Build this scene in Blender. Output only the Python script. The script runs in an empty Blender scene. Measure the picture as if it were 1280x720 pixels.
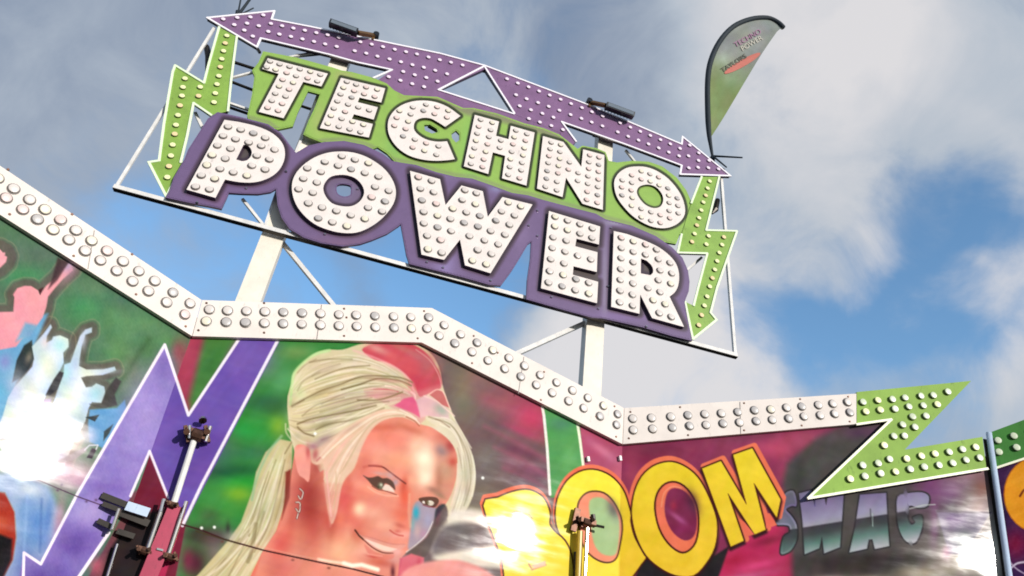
import bpy, bmesh, math, random
import numpy as np
from mathutils import Vector, Matrix
from mathutils.geometry import tessellate_polygon
random.seed(7); rng = np.random.default_rng(3)
scene = bpy.context.scene; COL = scene.collection

# ------------------------------------------------------------------ camera frame (1280x720 measuring units)
F = 1000.0
def nrm(v):
    v = np.array(v, float); return v/np.linalg.norm(v)
_up = nrm((195, 1642, -F)); _fw = np.array([0, 0, -1.])
_y = nrm(_fw-_up*(_fw@_up)); _x = np.cross(_y, _up)
R = np.array([_x, _y, _up])
CAM = np.array([0, 0, 1.6])
def rays(px, py):
    px = np.asarray(px, float); py = np.asarray(py, float)
    v = np.stack([px-640, 360-py, np.full(px.shape, -F)], -1)
    return v@R.T

class Plane:
    """a real flat surface of the ride; surveyed outlines are laid out on it"""
    def __init__(s, o, n, up=(0, 0, 1)):
        s.o = np.array(o, float); s.n = nrm(n)
        u = np.array(up, float); s.u = nrm(u-s.n*(u@s.n)); s.h = np.cross(s.u, s.n)
        s.M = Matrix(np.array([s.h, s.u, s.n]).T.tolist()).to_4x4()
    def P(s, px, py, h=0.0):
        d = rays(px, py)
        t = ((s.o+s.n*0-CAM)@s.n+np.asarray(h))/(d@s.n)
        return CAM+d*np.asarray(t)[..., None]
def azn(deg):
    a = math.radians(deg); return (math.sin(a), -math.cos(a), 0)

# facade panels fold like a screen, every fold a shared vertical edge
d0 = rays(640, 500); oB = CAM+d0/ -_fw[2]*0 + d0/F*7.0
PB = Plane(oB, azn(20))
PA = Plane(PB.P(240, 420), azn(36))
PC = Plane(PB.P(778, 555), azn(4.55))
PD = Plane(PC.P(1236, 560), azn(-9))
_sn = np.array([.21412581, -.97056985, .11019991])
PS = Plane(CAM+rays(560, 260)/F*9.4, _sn, (0.0149, .11605, .99313))   # the big sign, leaning back a little

def Z(x0, y0, s, pts): return [(x0+x/s, y0+y/s) for x, y in pts]

# ------------------------------------------------------------------ materials
def lin(c):
    c = np.asarray(c, float)/255.
    return np.where(c <= .04045, c/12.92, ((c+.055)/1.055)**2.4)
def mat(name, rgb, rough=.5, metal=0., k=.9, spec=.5, var=.06, scale=6., bump=0., coat=0., trans=0.):
    m = bpy.data.materials.new(name); m.use_nodes = True; nt = m.node_tree; b = nt.nodes['Principled BSDF']
    c = lin(rgb)*k
    tc = nt.nodes.new('ShaderNodeTexCoord'); no = nt.nodes.new('ShaderNodeTexNoise')
    no.inputs['Scale'].default_value = scale; no.inputs['Detail'].default_value = 6; no.inputs['Roughness'].default_value = .65
    nt.links.new(tc.outputs['Object'], no.inputs['Vector'])
    rp = nt.nodes.new('ShaderNodeMapRange'); rp.inputs['From Min'].default_value = .3; rp.inputs['From Max'].default_value = .7
    rp.inputs['To Min'].default_value = 1-var*1.6; rp.inputs['To Max'].default_value = 1+var*.6
    nt.links.new(no.outputs['Fac'], rp.inputs['Value'])
    mx = nt.nodes.new('ShaderNodeVectorMath'); mx.operation = 'SCALE'; mx.inputs[0].default_value = tuple(c)
    n2 = nt.nodes.new('ShaderNodeTexNoise'); n2.inputs['Scale'].default_value = scale*7; n2.inputs['Detail'].default_value = 8; n2.inputs['Roughness'].default_value = .75
    mp = nt.nodes.new('ShaderNodeMapping'); mp.inputs['Scale'].default_value = (1, 1, .35); nt.links.new(tc.outputs['Object'], mp.inputs['Vector']); nt.links.new(mp.outputs[0], n2.inputs['Vector'])
    sp = nt.nodes.new('ShaderNodeMapRange'); sp.inputs['From Min'].default_value = .58; sp.inputs['From Max'].default_value = .74; sp.inputs['To Min'].default_value = 1; sp.inputs['To Max'].default_value = max(.4, 1-var*5)
    nt.links.new(n2.outputs['Fac'], sp.inputs['Value']); ml = nt.nodes.new('ShaderNodeMath'); ml.operation = 'MULTIPLY'; nt.links.new(rp.outputs[0], ml.inputs[0]); nt.links.new(sp.outputs[0], ml.inputs[1])
    nt.links.new(ml.outputs[0], mx.inputs['Scale']); nt.links.new(mx.outputs[0], b.inputs['Base Color'])
    b.inputs['Roughness'].default_value = rough; b.inputs['Metallic'].default_value = metal
    b.inputs['Specular IOR Level'].default_value = spec; b.inputs['Coat Weight'].default_value = coat
    if trans: b.inputs['Subsurface Weight'].default_value = trans; b.inputs['Subsurface Radius'].default_value = (.02, .02, .02)
    if bump:
        bp = nt.nodes.new('ShaderNodeBump'); bp.inputs['Strength'].default_value = bump; bp.inputs['Distance'].default_value = .01
        nt.links.new(no.outputs['Fac'], bp.inputs['Height']); nt.links.new(bp.outputs[0], b.inputs['Normal'])
    return m
def paintmat(name, rough=.24, wave=.9, spec=.5):
    m = bpy.data.materials.new(name); m.use_nodes = True; nt = m.node_tree; b = nt.nodes['Principled BSDF']
    a = nt.nodes.new('ShaderNodeVertexColor'); a.layer_name = 'paint'
    tc = nt.nodes.new('ShaderNodeTexCoord')
    g = nt.nodes.new('ShaderNodeTexNoise'); g.inputs['Scale'].default_value = 9; g.inputs['Detail'].default_value = 8
    nt.links.new(tc.outputs['Object'], g.inputs['Vector'])
    rp = nt.nodes.new('ShaderNodeMapRange'); rp.inputs['To Min'].default_value = .86; rp.inputs['To Max'].default_value = 1.1
    nt.links.new(g.outputs['Fac'], rp.inputs['Value'])
    sc = nt.nodes.new('ShaderNodeVectorMath'); sc.operation = 'SCALE'
    nt.links.new(a.outputs['Color'], sc.inputs[0]); nt.links.new(rp.outputs[0], sc.inputs['Scale'])
    nt.links.new(sc.outputs[0], b.inputs['Base Color'])
    b.inputs['Roughness'].default_value = rough; b.inputs['Specular IOR Level'].default_value = spec
    if rough < .2:   # smudged varnish: the gloss varies in wiped streaks
        mp = nt.nodes.new('ShaderNodeMapping'); mp.inputs['Scale'].default_value = (1.2, 1.2, 5.5); nt.links.new(tc.outputs['Object'], mp.inputs['Vector'])
        sm = nt.nodes.new('ShaderNodeTexNoise'); sm.inputs['Scale'].default_value = 2.2; sm.inputs['Detail'].default_value = 5; nt.links.new(mp.outputs[0], sm.inputs['Vector'])
        rr = nt.nodes.new('ShaderNodeMapRange'); rr.inputs['From Min'].default_value = .35; rr.inputs['From Max'].default_value = .65; rr.inputs['To Min'].default_value = rough*.55; rr.inputs['To Max'].default_value = rough*1.6
        nt.links.new(sm.outputs['Fac'], rr.inputs['Value']); nt.links.new(rr.outputs[0], b.inputs['Roughness'])
    w = nt.nodes.new('ShaderNodeTexNoise'); w.inputs['Scale'].default_value = 1.7; w.inputs['Detail'].default_value = 2.5
    nt.links.new(tc.outputs['Object'], w.inputs['Vector'])
    bp = nt.nodes.new('ShaderNodeBump'); bp.inputs['Strength'].default_value = wave; bp.inputs['Distance'].default_value = .03
    nt.links.new(w.outputs['Fac'], bp.inputs['Height']); nt.links.new(bp.outputs[0], b.inputs['Normal'])
    return m
M = dict(
    white=mat('strip_white', (240, 228, 218), .6, spec=.3, k=.88, var=.07, scale=3),
    letter=mat('letter_white', (244, 232, 224), .5, k=.86, var=.08, scale=4),
    purple=mat('board_purple', (112, 90, 128), .4, var=.10, scale=3),
    purple_side=mat('tray_side_purple', (84, 66, 88), .5, var=.1),
    arrow=mat('arrow_purple', (134, 98, 136), .42, var=.14, scale=4),
    green=mat('board_green', (146, 182, 82), .42, var=.12, scale=3),
    lime=mat('bolt_green', (142, 178, 76), .42, var=.14, scale=4),
    zig=mat('zigzag_green', (146, 182, 78), .65, spec=.25, var=.12, scale=3),
    deepgreen=mat('strip_deep_green', (62, 128, 48), .7, spec=.2, var=.15, scale=3),
    green_side=mat('tray_side_green', (58, 70, 34), .5, var=.1),
    trim_w=mat('trim_white', (252, 246, 250), .45, var=.03),
    trim_g=mat('trim_pale_green', (236, 250, 214), .45, var=.03),
    green_edge=mat('board_edge_green', (116, 142, 70), .5, var=.1), purple_edge=mat('board_edge_purple', (98, 80, 106), .5, var=.1),
    cream=mat('cream_trim', (248, 246, 214), .45, var=.05),
    steel_w=mat('painted_white_steel', (236, 232, 226), .4, var=.12, scale=9, bump=.1),
    post=mat('post_cream', (246, 236, 218), .42, var=.08, scale=5),
    pale=mat('pole_pale_grey', (196, 212, 232), .35, var=.08, scale=6),
    dark=mat('dark_metal', (52, 46, 40), .4, .5, var=.2),
    black=mat('black_plastic', (24, 28, 34), .4, var=.2),
    navy=mat('flag_sleeve', (22, 36, 46), .75, var=.2),
    brown=mat('brown_bracket', (116, 84, 44), .5, .3, var=.2),
    chrome=mat('bright_steel', (205, 200, 196), .22, 1., var=.1),
    rust=mat('rusty_steel', (96, 66, 52), .45, .7, var=.3, scale=20),
    yellow=mat('rod_yellow', (206, 170, 60), .4, var=.1),
    glass=mat('lamp_glass', (120, 130, 140), .1, var=.05),
    sail=mat('flag_cloth', (128, 146, 96), .85, var=.14, scale=5),
    ring=mat('cap_rim', (114, 106, 100), .4, var=.08),
    capw=mat('cap_white', (226, 216, 208), .35, var=.12, scale=40),
    capd=mat('cap_grey', (196, 190, 186), .35, var=.15, scale=40),
    capq=mat('cap_rose_tint', (236, 211, 203), .35, var=.1), capc=mat('cap_cream', (240, 231, 208), .35, var=.1),
    capp=mat('cap_pink_white', (252, 232, 246), .35, var=.06),
    capy=mat('cap_pale_yellow', (252, 252, 190), .35, var=.08),
    capo=mat('cap_orange_tint', (250, 222, 170), .35, var=.08),
    capg=mat('cap_green_tint', (214, 224, 190), .35, var=.1),
    sockp=mat('socket_purple', (78, 46, 80), .5), sockg=mat('socket_green', (70, 82, 34), .5),
    crimson=mat('red_painted_steel', (176, 44, 78), .35, var=.12),
    lower=mat('plinth_plum', (70, 44, 74), .4, var=.2, scale=2),
    ground=mat('asphalt_ground', (62, 60, 58), .9, var=.3, scale=2, k=.9, bump=.4),
    ink=mat('flag_ink_dark', (84, 80, 66), .8), inkw=mat('flag_ink_pale', (196, 190, 176), .8),
    inkp=mat('flag_ink_pink', (160, 120, 146), .8), inkr=mat('flag_ink_red', (196, 112, 98), .8),
    grey=mat('flag_grey_cloth', (140, 142, 138), .85, var=.1),
)
M['mural'] = paintmat('mural_gloss_paint', .066, .13, .075)
M['cloth'] = paintmat('flag_cloth_print', .85, .3, .2)
M['sheet'] = paintmat('sign_board_paint', .42, .1)

# ------------------------------------------------------------------ objects
LOC = {}
def thing(name, label, cat, loc, group=None):
    o = bpy.data.objects.new(name, None); COL.objects.link(o); o.empty_display_size = .2
    o.location = tuple(loc); o['label'] = label; o['category'] = cat
    if group: o['group'] = group
    LOC[o.name] = np.array(loc, float); return o
def link(name, me, parent, label=None, kind=None):
    o = bpy.data.objects.new(name, me); COL.objects.link(o)
    if parent: o.parent = parent; LOC[o.name] = LOC[parent.name]
    if label: o['label'] = label
    if kind: o['kind'] = kind
    return o
class MB:
    """collects faces in world space, links them as one mesh"""
    def __init__(s): s.v = []; s.f = []; s.m = []
    def add(s, V, Fs, mi=0):
        b = len(s.v); s.v += [tuple(map(float, p)) for p in V]; s.f += [tuple(b+i for i in f) for f in Fs]; s.m += [mi]*len(Fs)
        return s
    def slab(s, plane, loops, h, th, mi=0, ms=None):
        """flat plate with holes, front face at height h above the plane, th thick"""
        ms = mi if ms is None else ms
        flat = [p for l in loops for p in l]
        A = np.array(flat); Fr = plane.P(A[:, 0], A[:, 1], h); Bk = Fr-plane.n*th
        tri = tessellate_polygon([[Vector((x, -y, 0)) for x, y in l] for l in loops]); N = len(flat)
        T = []
        for t in tri:
            a, b, c = [np.array((flat[i][0], -flat[i][1])) for i in t]
            cr = (b[0]-a[0])*(c[1]-a[1])-(b[1]-a[1])*(c[0]-a[0])
            if abs(cr) < 1e-9: continue
            T.append(tuple(t) if cr > 0 else (t[0], t[2], t[1]))
        s.add(np.vstack([Fr, Bk]), T, mi)
        b = len(s.v)-2*N
        for t in T: s.f.append((b+N+t[0], b+N+t[2], b+N+t[1])); s.m.append(ms)
        i0 = 0
        for k, l in enumerate(loops):
            n = len(l); ar = sum(l[i][0]*-l[(i+1) % n][1]+l[(i+1) % n][0]*l[i][1] for i in range(n))
            ccw = ar > 0; out = ccw if k == 0 else not ccw
            for i in range(n):
                a, c = i0+i, i0+(i+1) % n
                s.f.append((b+a, b+a+N, b+c+N, b+c) if out else (b+a, b+c, b+c+N, b+a+N)); s.m.append(ms)
            i0 += n
        return s
    def bar(s, a, b, w, d, n, mi=0):
        """box bar from a to b; w across, d along the normal n (n points to the front face)"""
        a, b = np.array(a, float), np.array(b, float); t = nrm(b-a); n = nrm(n-t*(n@t)); x = np.cross(t, n)
        V = []
        for p in (a, b):
            for sx, sn in ((-1, -1), (1, -1), (1, 1), (-1, 1)): V.append(p+x*sx*w/2+n*sn*d/2)
        return s.add(V, [(0, 3, 2, 1), (4, 5, 6, 7), (0, 1, 5, 4), (1, 2, 6, 5), (2, 3, 7, 6), (3, 0, 4, 7)], mi)
    def tube(s, pts, r, seg=8, mi=0):
        pts = [np.array(p, float) for p in pts]; n = len(pts); rr = r if isinstance(r, (list, tuple)) else [r]*n
        V = []; ref = None
        for i, p in enumerate(pts):
            t = nrm(pts[min(i+1, n-1)]-pts[max(i-1, 0)])
            if ref is None: ref = np.array([0, 0, 1.]) if abs(t[2]) < .9 else np.array([1., 0, 0])
            x = nrm(np.cross(t, ref)); ref = np.cross(x, t)
            for k in range(seg):
                a = 2*math.pi*k/seg; V.append(p+rr[i]*(math.cos(a)*x+math.sin(a)*ref))
        Fs = [(i*seg+k, i*seg+(k+1) % seg, (i+1)*seg+(k+1) % seg, (i+1)*seg+k) for i in range(n-1) for k in range(seg)]
        Fs += [tuple(reversed(range(seg))), tuple((n-1)*seg+k for k in range(seg))]
        return s.add(V, Fs, mi)
    def build(s, name, mats, parent, label=None, kind=None, smooth=False):
        off = LOC[parent.name] if parent else np.zeros(3)
        me = bpy.data.meshes.new(name); V = np.array(s.v)-off
        me.from_pydata(V.tolist(), [], s.f); me.update()
        for m in (mats if isinstance(mats, (list, tuple)) else [mats]): me.materials.append(m)
        me.polygons.foreach_set('material_index', s.m)
        if smooth: me.polygons.foreach_set('use_smooth', [True]*len(s.f))
        me.update(); return link(name, me, parent, label, kind)

def cr(pts, k=4, closed=True):
    P = np.array(pts, float); n = len(P); out = []
    rg = range(n) if closed else range(n-1)
    for i in rg:
        g = (lambda j: P[j % n]) if closed else (lambda j: P[min(max(j, 0), n-1)])
        a, b, c, d = g(i-1), g(i), g(i+1), g(i+2)
        for q in range(k):
            t = q/k; out.append(tuple(.5*((2*b)+(-a+c)*t+(2*a-5*b+4*c-d)*t*t+(-a+3*b-3*c+d)*t**3)))
    if not closed: out.append(tuple(P[-1]))
    return out

# ------------------------------------------------------------------ airbrush: paint stored per vertex of a fine grid
def sdist(X, Y, poly, closed=True):
    P = np.array(poly, float); n = len(P)
    d = np.full(X.shape, 1e18); ins = np.zeros(X.shape, bool)
    for i in range(n if closed else n-1):
        x1, y1 = P[i]; x2, y2 = P[(i+1) % n]
        ex, ey = x2-x1, y2-y1; L = ex*ex+ey*ey+1e-12
        t = np.clip(((X-x1)*ex+(Y-y1)*ey)/L, 0, 1)
        d = np.minimum(d, (X-x1-t*ex)**2+(Y-y1-t*ey)**2)
        if closed and y1 != y2:
            c = ((y1 > Y) != (y2 > Y)) & (X < (x2-x1)*(Y-y1)/(y2-y1)+x1); ins ^= c
    d = np.sqrt(d)
    return np.where(ins, -d, d) if closed else d
class Brush:
    def __init__(s, X, Y, base):
        s.X = X.ravel(); s.Y = Y.ravel(); s.C = np.tile(np.array(base, float), (s.X.size, 1))
    def _sel(s, pts, m):
        P = np.array(pts, float); lo = P.min(0)-m; hi = P.max(0)+m
        return np.nonzero((s.X > lo[0]) & (s.X < hi[0]) & (s.Y > lo[1]) & (s.Y < hi[1]))[0]
    def _mix(s, i, a, col):
        if callable(col): col = col(s.X[i], s.Y[i])
        s.C[i] += (np.asarray(col, float)-s.C[i])*a[:, None]
    def fill(s, poly, col, soft=.8, grow=0., alpha=1., sm=False):
        if sm: poly = cr(poly)
        i = s._sel(poly, grow+soft*2+2)
        if not i.size: return s
        d = sdist(s.X[i], s.Y[i], poly)-grow; t = np.clip(.5-d/(2*soft), 0, 1); s._mix(i, t*t*(3-2*t)*alpha, col); return s
    def ringline(s, poly, col, grow, w, soft=.8, alpha=1., sm=False):
        if sm: poly = cr(poly)
        i = s._sel(poly, grow+w+soft*2+2)
        if not i.size: return s
        d = np.abs(sdist(s.X[i], s.Y[i], poly)-grow)-w/2; s._mix(i, np.clip(.5-d/(2*soft), 0, 1)*alpha, col); return s
    def line(s, pts, col, w=1.5, soft=.7, alpha=1., sm=False, taper=False):
        if sm: pts = cr(pts, 5, False)
        i = s._sel(pts, w+soft*2+2)
        if not i.size: return s
        d = sdist(s.X[i], s.Y[i], pts, False)
        if taper:
            a, b = np.array(pts[0]), np.array(pts[-1]); L = ((b-a)**2).sum()
            t = np.clip(((s.X[i]-a[0])*(b-a)[0]+(s.Y[i]-a[1])*(b-a)[1])/L, 0, 1); w = w*(np.sin(math.pi*np.clip(t, .02, .98))**.7+.15)
        s._mix(i, np.clip(.5-(d-w/2)/(2*soft), 0, 1)*alpha, col); return s
    def contrast(s, poly, mean, k, soft=2., shift=(0, 0, 0)):
        i = s._sel(poly, 4); d = sdist(s.X[i], s.Y[i], poly); t = np.clip(.5-d/(2*soft), 0, 1)[:, None]
        n = np.array(mean, float)+(s.C[i]-mean)*k+np.array(shift, float); s.C[i] += (n-s.C[i])*t
    def mottle(s, amp=1.7):
        for k in range(26):
            a = rng.random()*6.28; L = rng.uniform(5, 60); ph = rng.random()*6.28; a2 = rng.random()*6.28
            q = np.sin((s.X*math.cos(a)+s.Y*math.sin(a))/L*6.28+ph+2.2*np.sin((s.X*math.cos(a2)+s.Y*math.sin(a2))/(L*2.3)*6.28))
            s.C += q[:, None]*rng.normal(0, 1, 3)*.35*amp*.6+q[:, None]*rng.normal()*amp*.4
    def blob(s, x, y, rx, ry, col, alpha=1., ang=0., p=1.):
        i = s._sel([(x, y)], 2.6*max(rx, ry))
        if not i.size: return s
        a = math.radians(ang); dx = s.X[i]-x; dy = s.Y[i]-y
        u = (dx*math.cos(a)+dy*math.sin(a))/rx; v = (-dx*math.sin(a)+dy*math.cos(a))/ry
        s._mix(i, np.exp(-((u*u+v*v)**p))*alpha, col); return s
def color_mesh(me, C, k=.84):
    at = me.color_attributes.new('paint', 'FLOAT_COLOR', 'POINT')
    L = lin(np.clip(C, 0, 255))*k; A = np.ones((len(L), 4), np.float32); A[:, :3] = L
    at.data.foreach_set('color', A.ravel())
def fast_mesh(name, V, Q):
    me = bpy.data.meshes.new(name); V = np.asarray(V, np.float32); Q = np.asarray(Q, np.int32)
    me.vertices.add(len(V)); me.vertices.foreach_set('co', V.ravel())
    me.loops.add(Q.size); me.loops.foreach_set('vertex_index', Q.ravel())
    me.polygons.add(len(Q)); me.polygons.foreach_set('loop_start', np.arange(0, Q.size, 4, dtype=np.int32))
    me.update(calc_edges=True); me.validate(); return me

def mural(plane, left, right, top, bottom, paint, parent, step=1.0, name='mural', label=None):
    """left/right fold lines and top/bottom lines given as functions; painted sheet laid on the panel"""
    nx = int(max(abs(right(500)-left(500)), 10)/step); ny = int((bottom-min(y for x, y in top))/step)
    s = np.linspace(0, 1, nx)[None, :]; t = np.linspace(0, 1, ny)[:, None]
    tx = np.array([p[0] for p in top]); ty = np.array([p[1] for p in top])
    Y = None
    xt = tx[0]+(tx[-1]-tx[0])*s; yt = np.interp(xt, tx, ty); 
    Y = yt+(bottom-yt)*t
    X = left(Y)+(right(Y)-left(Y))*s
    b = paint(X, Y); b.mottle(); P = plane.P(X, Y, .003)
    V = P.reshape(-1, 3)-LOC[parent.name]
    I = np.arange(nx*ny).reshape(ny, nx)
    Q = np.stack([I[:-1, :-1], I[1:, :-1], I[1:, 1:], I[:-1, 1:]], -1).reshape(-1, 4)
    me = fast_mesh(name, V, Q); color_mesh(me, b.C); me.materials.append(M['mural'])
    return link(name, me, parent, label)

# ------------------------------------------------------------------ lamp caps
def cap_mesh(name, prof, mats, mi):
    """prof: (radius, height) rings in units of the cap radius; mi: material per band"""
    b = MB(); seg = 14; V = []
    for r, z in prof:
        for k in range(seg): a = 2*math.pi*k/seg; V.append((r*math.cos(a), r*math.sin(a), z))
    Fs = [(i*seg+k, i*seg+(k+1) % seg, (i+1)*seg+(k+1) % seg, (i+1)*seg+k) for i in range(len(prof)-1) for k in range(seg)]
    b.add(V, Fs, 0); b.m = [mi[i] for i in range(len(prof)-1) for k in range(seg)]
    b.f.append(tuple((len(prof)-1)*seg+k for k in range(seg))); b.m.append(mi[-1])
    me = bpy.data.meshes.new(name); me.from_pydata(b.v, [], b.f)
    for m in mats: me.materials.append(m)
    me.polygons.foreach_set('material_index', b.m); me.update()
    return me, b
PROF = [(1.0, -.02), (1.0, .10), (.86, .14), (.8, .34), (.72, .42), (.45, .47), (.18, .49)]; MI = [0, 0, 0, 1, 1, 1, 1]
PRO2 = [(1.0, -.02), (1.0, .5), (.97, .52), (.95, .68), (.84, .76), (.4, .8)]; MI2 = [0, 0, 1, 1, 1, 1]
CAPS = {}
for nm, ring, top, pr, mi in (('w', 'ring', 'capw', PROF, MI), ('q', 'ring', 'capq', PROF, MI), ('c', 'ring', 'capc', PROF, MI), ('d', 'ring', 'capd', PROF, MI), ('p', 'sockp', 'capp', PRO2, MI2),
                              ('y', 'sockg', 'capy', PRO2, MI2), ('o', 'sockg', 'capo', PRO2, MI2), ('g', 'sockg', 'capg', PRO2, MI2)):
    CAPS[nm] = cap_mesh('lamp_cap_'+nm, pr, [M[ring], M[top]], mi)+((ring, top),)
def cap_at(parent, plane, px, py, h, r, kind):
    o = bpy.data.objects.new('bulb_cap', CAPS[kind][0]); COL.objects.link(o); o.parent = parent; LOC[o.name] = LOC[parent.name]
    p = plane.P(px, py, h)-LOC[parent.name]
    rot = Matrix.Rotation(random.uniform(0, 6.28), 4, 'Z'); tl = Matrix.Rotation(random.gauss(0, .05), 4, 'X')
    o.matrix_local = Matrix.Translation(p.tolist()) @ plane.M @ rot @ tl @ Matrix.Scale(r*random.uniform(.97, 1.03), 4); return o
def caps_stuff(parent, plane, items, name='bulb_cap_rows'):
    b = MB(); slots = []
    for px, py, h, r, kind in items:
        pr = CAPS[kind]; src = pr[1]; p = plane.P(px, py, h); B = np.stack([plane.h, plane.u, plane.n])
        for q in pr[2]:
            if q not in slots: slots.append(q)
        a = random.uniform(0, 6.28); V = np.array(src.v)
        V = np.stack([V[:, 0]*math.cos(a)-V[:, 1]*math.sin(a), V[:, 0]*math.sin(a)+V[:, 1]*math.cos(a), V[:, 2]], 1)
        V = p+(V*r)@B; n0 = len(b.v); b.v += V.tolist(); b.f += [tuple(n0+i for i in f) for f in src.f]
        b.m += [slots.index(pr[2][k]) for k in src.m]
    return b.build(name, [M[s] for s in slots], parent, kind='stuff')

# ------------------------------------------------------------------ THE BIG SIGN
HL = .052      # letter trays stand this far off the board
sign = thing('illuminated_sign', 'tilted TECHNO POWER bulb sign on green and purple boards, with purple arrows and green bolts',
             'fairground sign', PS.P(530, 380, -.35))
LET = {
 'T': [Z(290, 60, 8, [(358, 102), (958, 256), (893, 384), (712, 338), (515, 702), (268, 638), (468, 258), (302, 208)])],
 'E': [Z(380, 80, 8, [(370, 138), (812, 243), (772, 385), (555, 335), (538, 382), (738, 432), (697, 555), (500, 502), (478, 548), (688, 600), (648, 735), (158, 640)])],
 'C': [cr(Z(460, 120, 8, [(925, 200), (800, 110), (680, 62), (560, 45), (440, 55), (330, 95), (250, 160), (205, 240), (200, 340), (230, 430), (300, 520), (400, 590), (520, 630), (650, 647), (780, 643), (868, 632)]), 3, False)
       + cr(Z(460, 120, 8, [(790, 452), (700, 457), (600, 440), (520, 400), (465, 345), (460, 285), (490, 238), (555, 218), (630, 225), (700, 262), (772, 308)]), 3, False)],
 'H': [Z(560, 130, 8, [(268, 108), (510, 175), (480, 318), (605, 352), (628, 218), (866, 285), (784, 815), (540, 742), (572, 518), (448, 483), (402, 700), (158, 622)])],
 'N': [Z(640, 160, 8, [(310, 80), (515, 140), (693, 388), (712, 213), (924, 270), (908, 818), (705, 757), (540, 495), (505, 690), (250, 605)])],
 'O': [cr(Z(740, 190, 8, [(430, 145), (540, 150), (650, 190), (760, 265), (860, 380), (918, 500), (928, 620), (865, 710), (760, 757), (650, 757), (540, 722), (420, 650), (330, 562), (258, 465), (226, 370), (226, 280), (270, 208), (345, 160)]), 3),
       cr(Z(740, 190, 8, [(560, 325), (640, 350), (700, 420), (712, 490), (680, 548), (610, 560), (530, 525), (465, 450), (448, 390), (480, 342)]), 3)],
}
LP = {
 'P': [Z(210, 140, 8, [(565, 78)])+cr(Z(210, 140, 8, [(700, 98), (850, 132), (980, 178), (1080, 240), (1150, 325), (1170, 425), (1145, 525), (1080, 612), (980, 672), (860, 703), (720, 702), (570, 675)]), 3, False)+Z(210, 140, 8, [(475, 858), (185, 775)]),
       cr(Z(210, 140, 8, [(755, 328), (800, 335), (836, 385), (830, 440), (790, 482), (740, 492)]), 3, False)+Z(210, 140, 8, [(682, 475)])],
 'O': [cr(Z(340, 170, 8, [(600, 160), (760, 158), (900, 190), (1020, 250), (1125, 330), (1200, 430), (1238, 540), (1225, 650), (1170, 745), (1080, 842), (960, 922), (840, 966), (700, 968), (560, 937), (430, 882), (320, 792), (240, 682), (202, 560), (206, 450), (250, 358), (340, 268), (460, 198)]), 3),
       cr(Z(340, 170, 8, [(600, 402), (720, 388), (830, 420), (900, 490), (922, 570), (880, 652), (800, 700), (700, 702), (600, 672), (535, 600), (512, 520), (540, 452)]), 3)],
 'W': [Z(500, 200, 8, [(100, 108), (400, 192), (455, 450), (615, 255), (828, 312), (878, 568), (1025, 370), (1325, 445), (905, 1132), (650, 1052), (600, 795), (440, 998), (215, 945)])],
 'E': [Z(640, 240, 8, [(370, 190), (882, 345), (870, 525), (645, 466), (632, 542), (855, 602), (848, 800), (615, 742), (608, 827), (862, 898), (850, 1112), (290, 962)])],
 'R': [Z(740, 270, 8, [(218, 150)])+cr(Z(740, 270, 8, [(350, 180), (520, 243), (660, 308), (770, 390), (842, 480), (870, 580), (865, 680), (832, 758), (775, 806)]), 3, False)+Z(740, 270, 8, [(922, 1110), (600, 1020), (482, 785), (475, 977), (192, 907)]),
       [(740+490/8, 270+425/8)]+cr(Z(740, 270, 8, [(545, 445), (600, 500), (612, 560), (585, 592)]), 3, False)+[(740+488/8, 270+574/8)]],
}
green_outer = [(329, 64), (342, 66.5), (371, 72), (415, 84), (427, 88), (440, 90), (466, 97), (483, 104), (493, 113), (505, 119), (547, 121), (579, 135), (592, 135), (622, 142), (655, 154),
               (679, 160), (699, 168), (712, 178), (722, 186), (728, 182), (745, 185), (757, 190), (761, 201), (771, 203), (790, 201), (811, 202), (828, 208), (846, 222), (858, 238), (865, 254),
               (868, 262), (856, 290), (850, 293), (845, 305), (815, 300), (780, 288), (740, 272), (690, 264), (640, 250), (600, 240), (560, 226), (530, 218), (512, 214), (497, 206), (484, 192), (472, 184), (459, 189), (427, 183), (402, 178),
               (387, 172), (379, 168), (386, 150), (392, 138), (400, 118), (385, 114), (372, 141), (366, 158), (347, 162), (312, 152), (309, 145), (315, 118), (318, 95), (315, 88), (323, 78)]
green_holes = [Z(460, 120, 8, [(560, 290), (620, 285), (690, 330), (700, 360), (640, 375), (570, 345)]), Z(460, 120, 8, [(835, 375), (880, 345), (915, 380), (915, 440), (880, 465), (840, 420)])]
purple_outer = ([(272, 140), (300, 146), (335, 155), (351, 166), (363, 182), (370, 191)]+[(385, 182), (405, 177.5), (430, 176), (455, 181), (478, 192), (490, 201), (500, 203), (520, 206), (545, 215), (570, 221), (590, 223), (613, 231), (640, 241),
                (660, 244), (680, 250), (710, 258), (745, 267), (757, 274), (790, 282), (820, 295), (840, 309), (853, 322), (860, 338), (862, 352), (861, 364), (857, 374), (856, 378)]
                + [(865, 426), (840, 420), (803, 409), (753, 398), (740, 397), (703, 387), (658, 374), (659, 350), (663, 322), (664, 302), (660, 305), (650, 322), (640, 338), (626, 357), (612, 356), (580, 347), (548, 339), (512, 330), (508, 318), (504, 296), (501, 280)]
                + [(499, 282), (484, 292), (465, 300), (450, 305), (428, 308), (402, 304), (380, 297), (362, 286), (352, 272), (347, 256), (345, 236), (338, 240), (322, 242.5), (303, 242), (286, 241), (284, 246), (277, 261), (263, 258), (240, 254), (207, 247), (213, 236), (217, 222), (230, 200), (235, 187), (251, 162), (260, 148)])
purple_hole = [cr(Z(340, 170, 8, [(655, 490), (710, 480), (785, 495), (790, 545), (780, 590), (720, 605), (660, 580), (645, 530)]), 2)]

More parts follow.
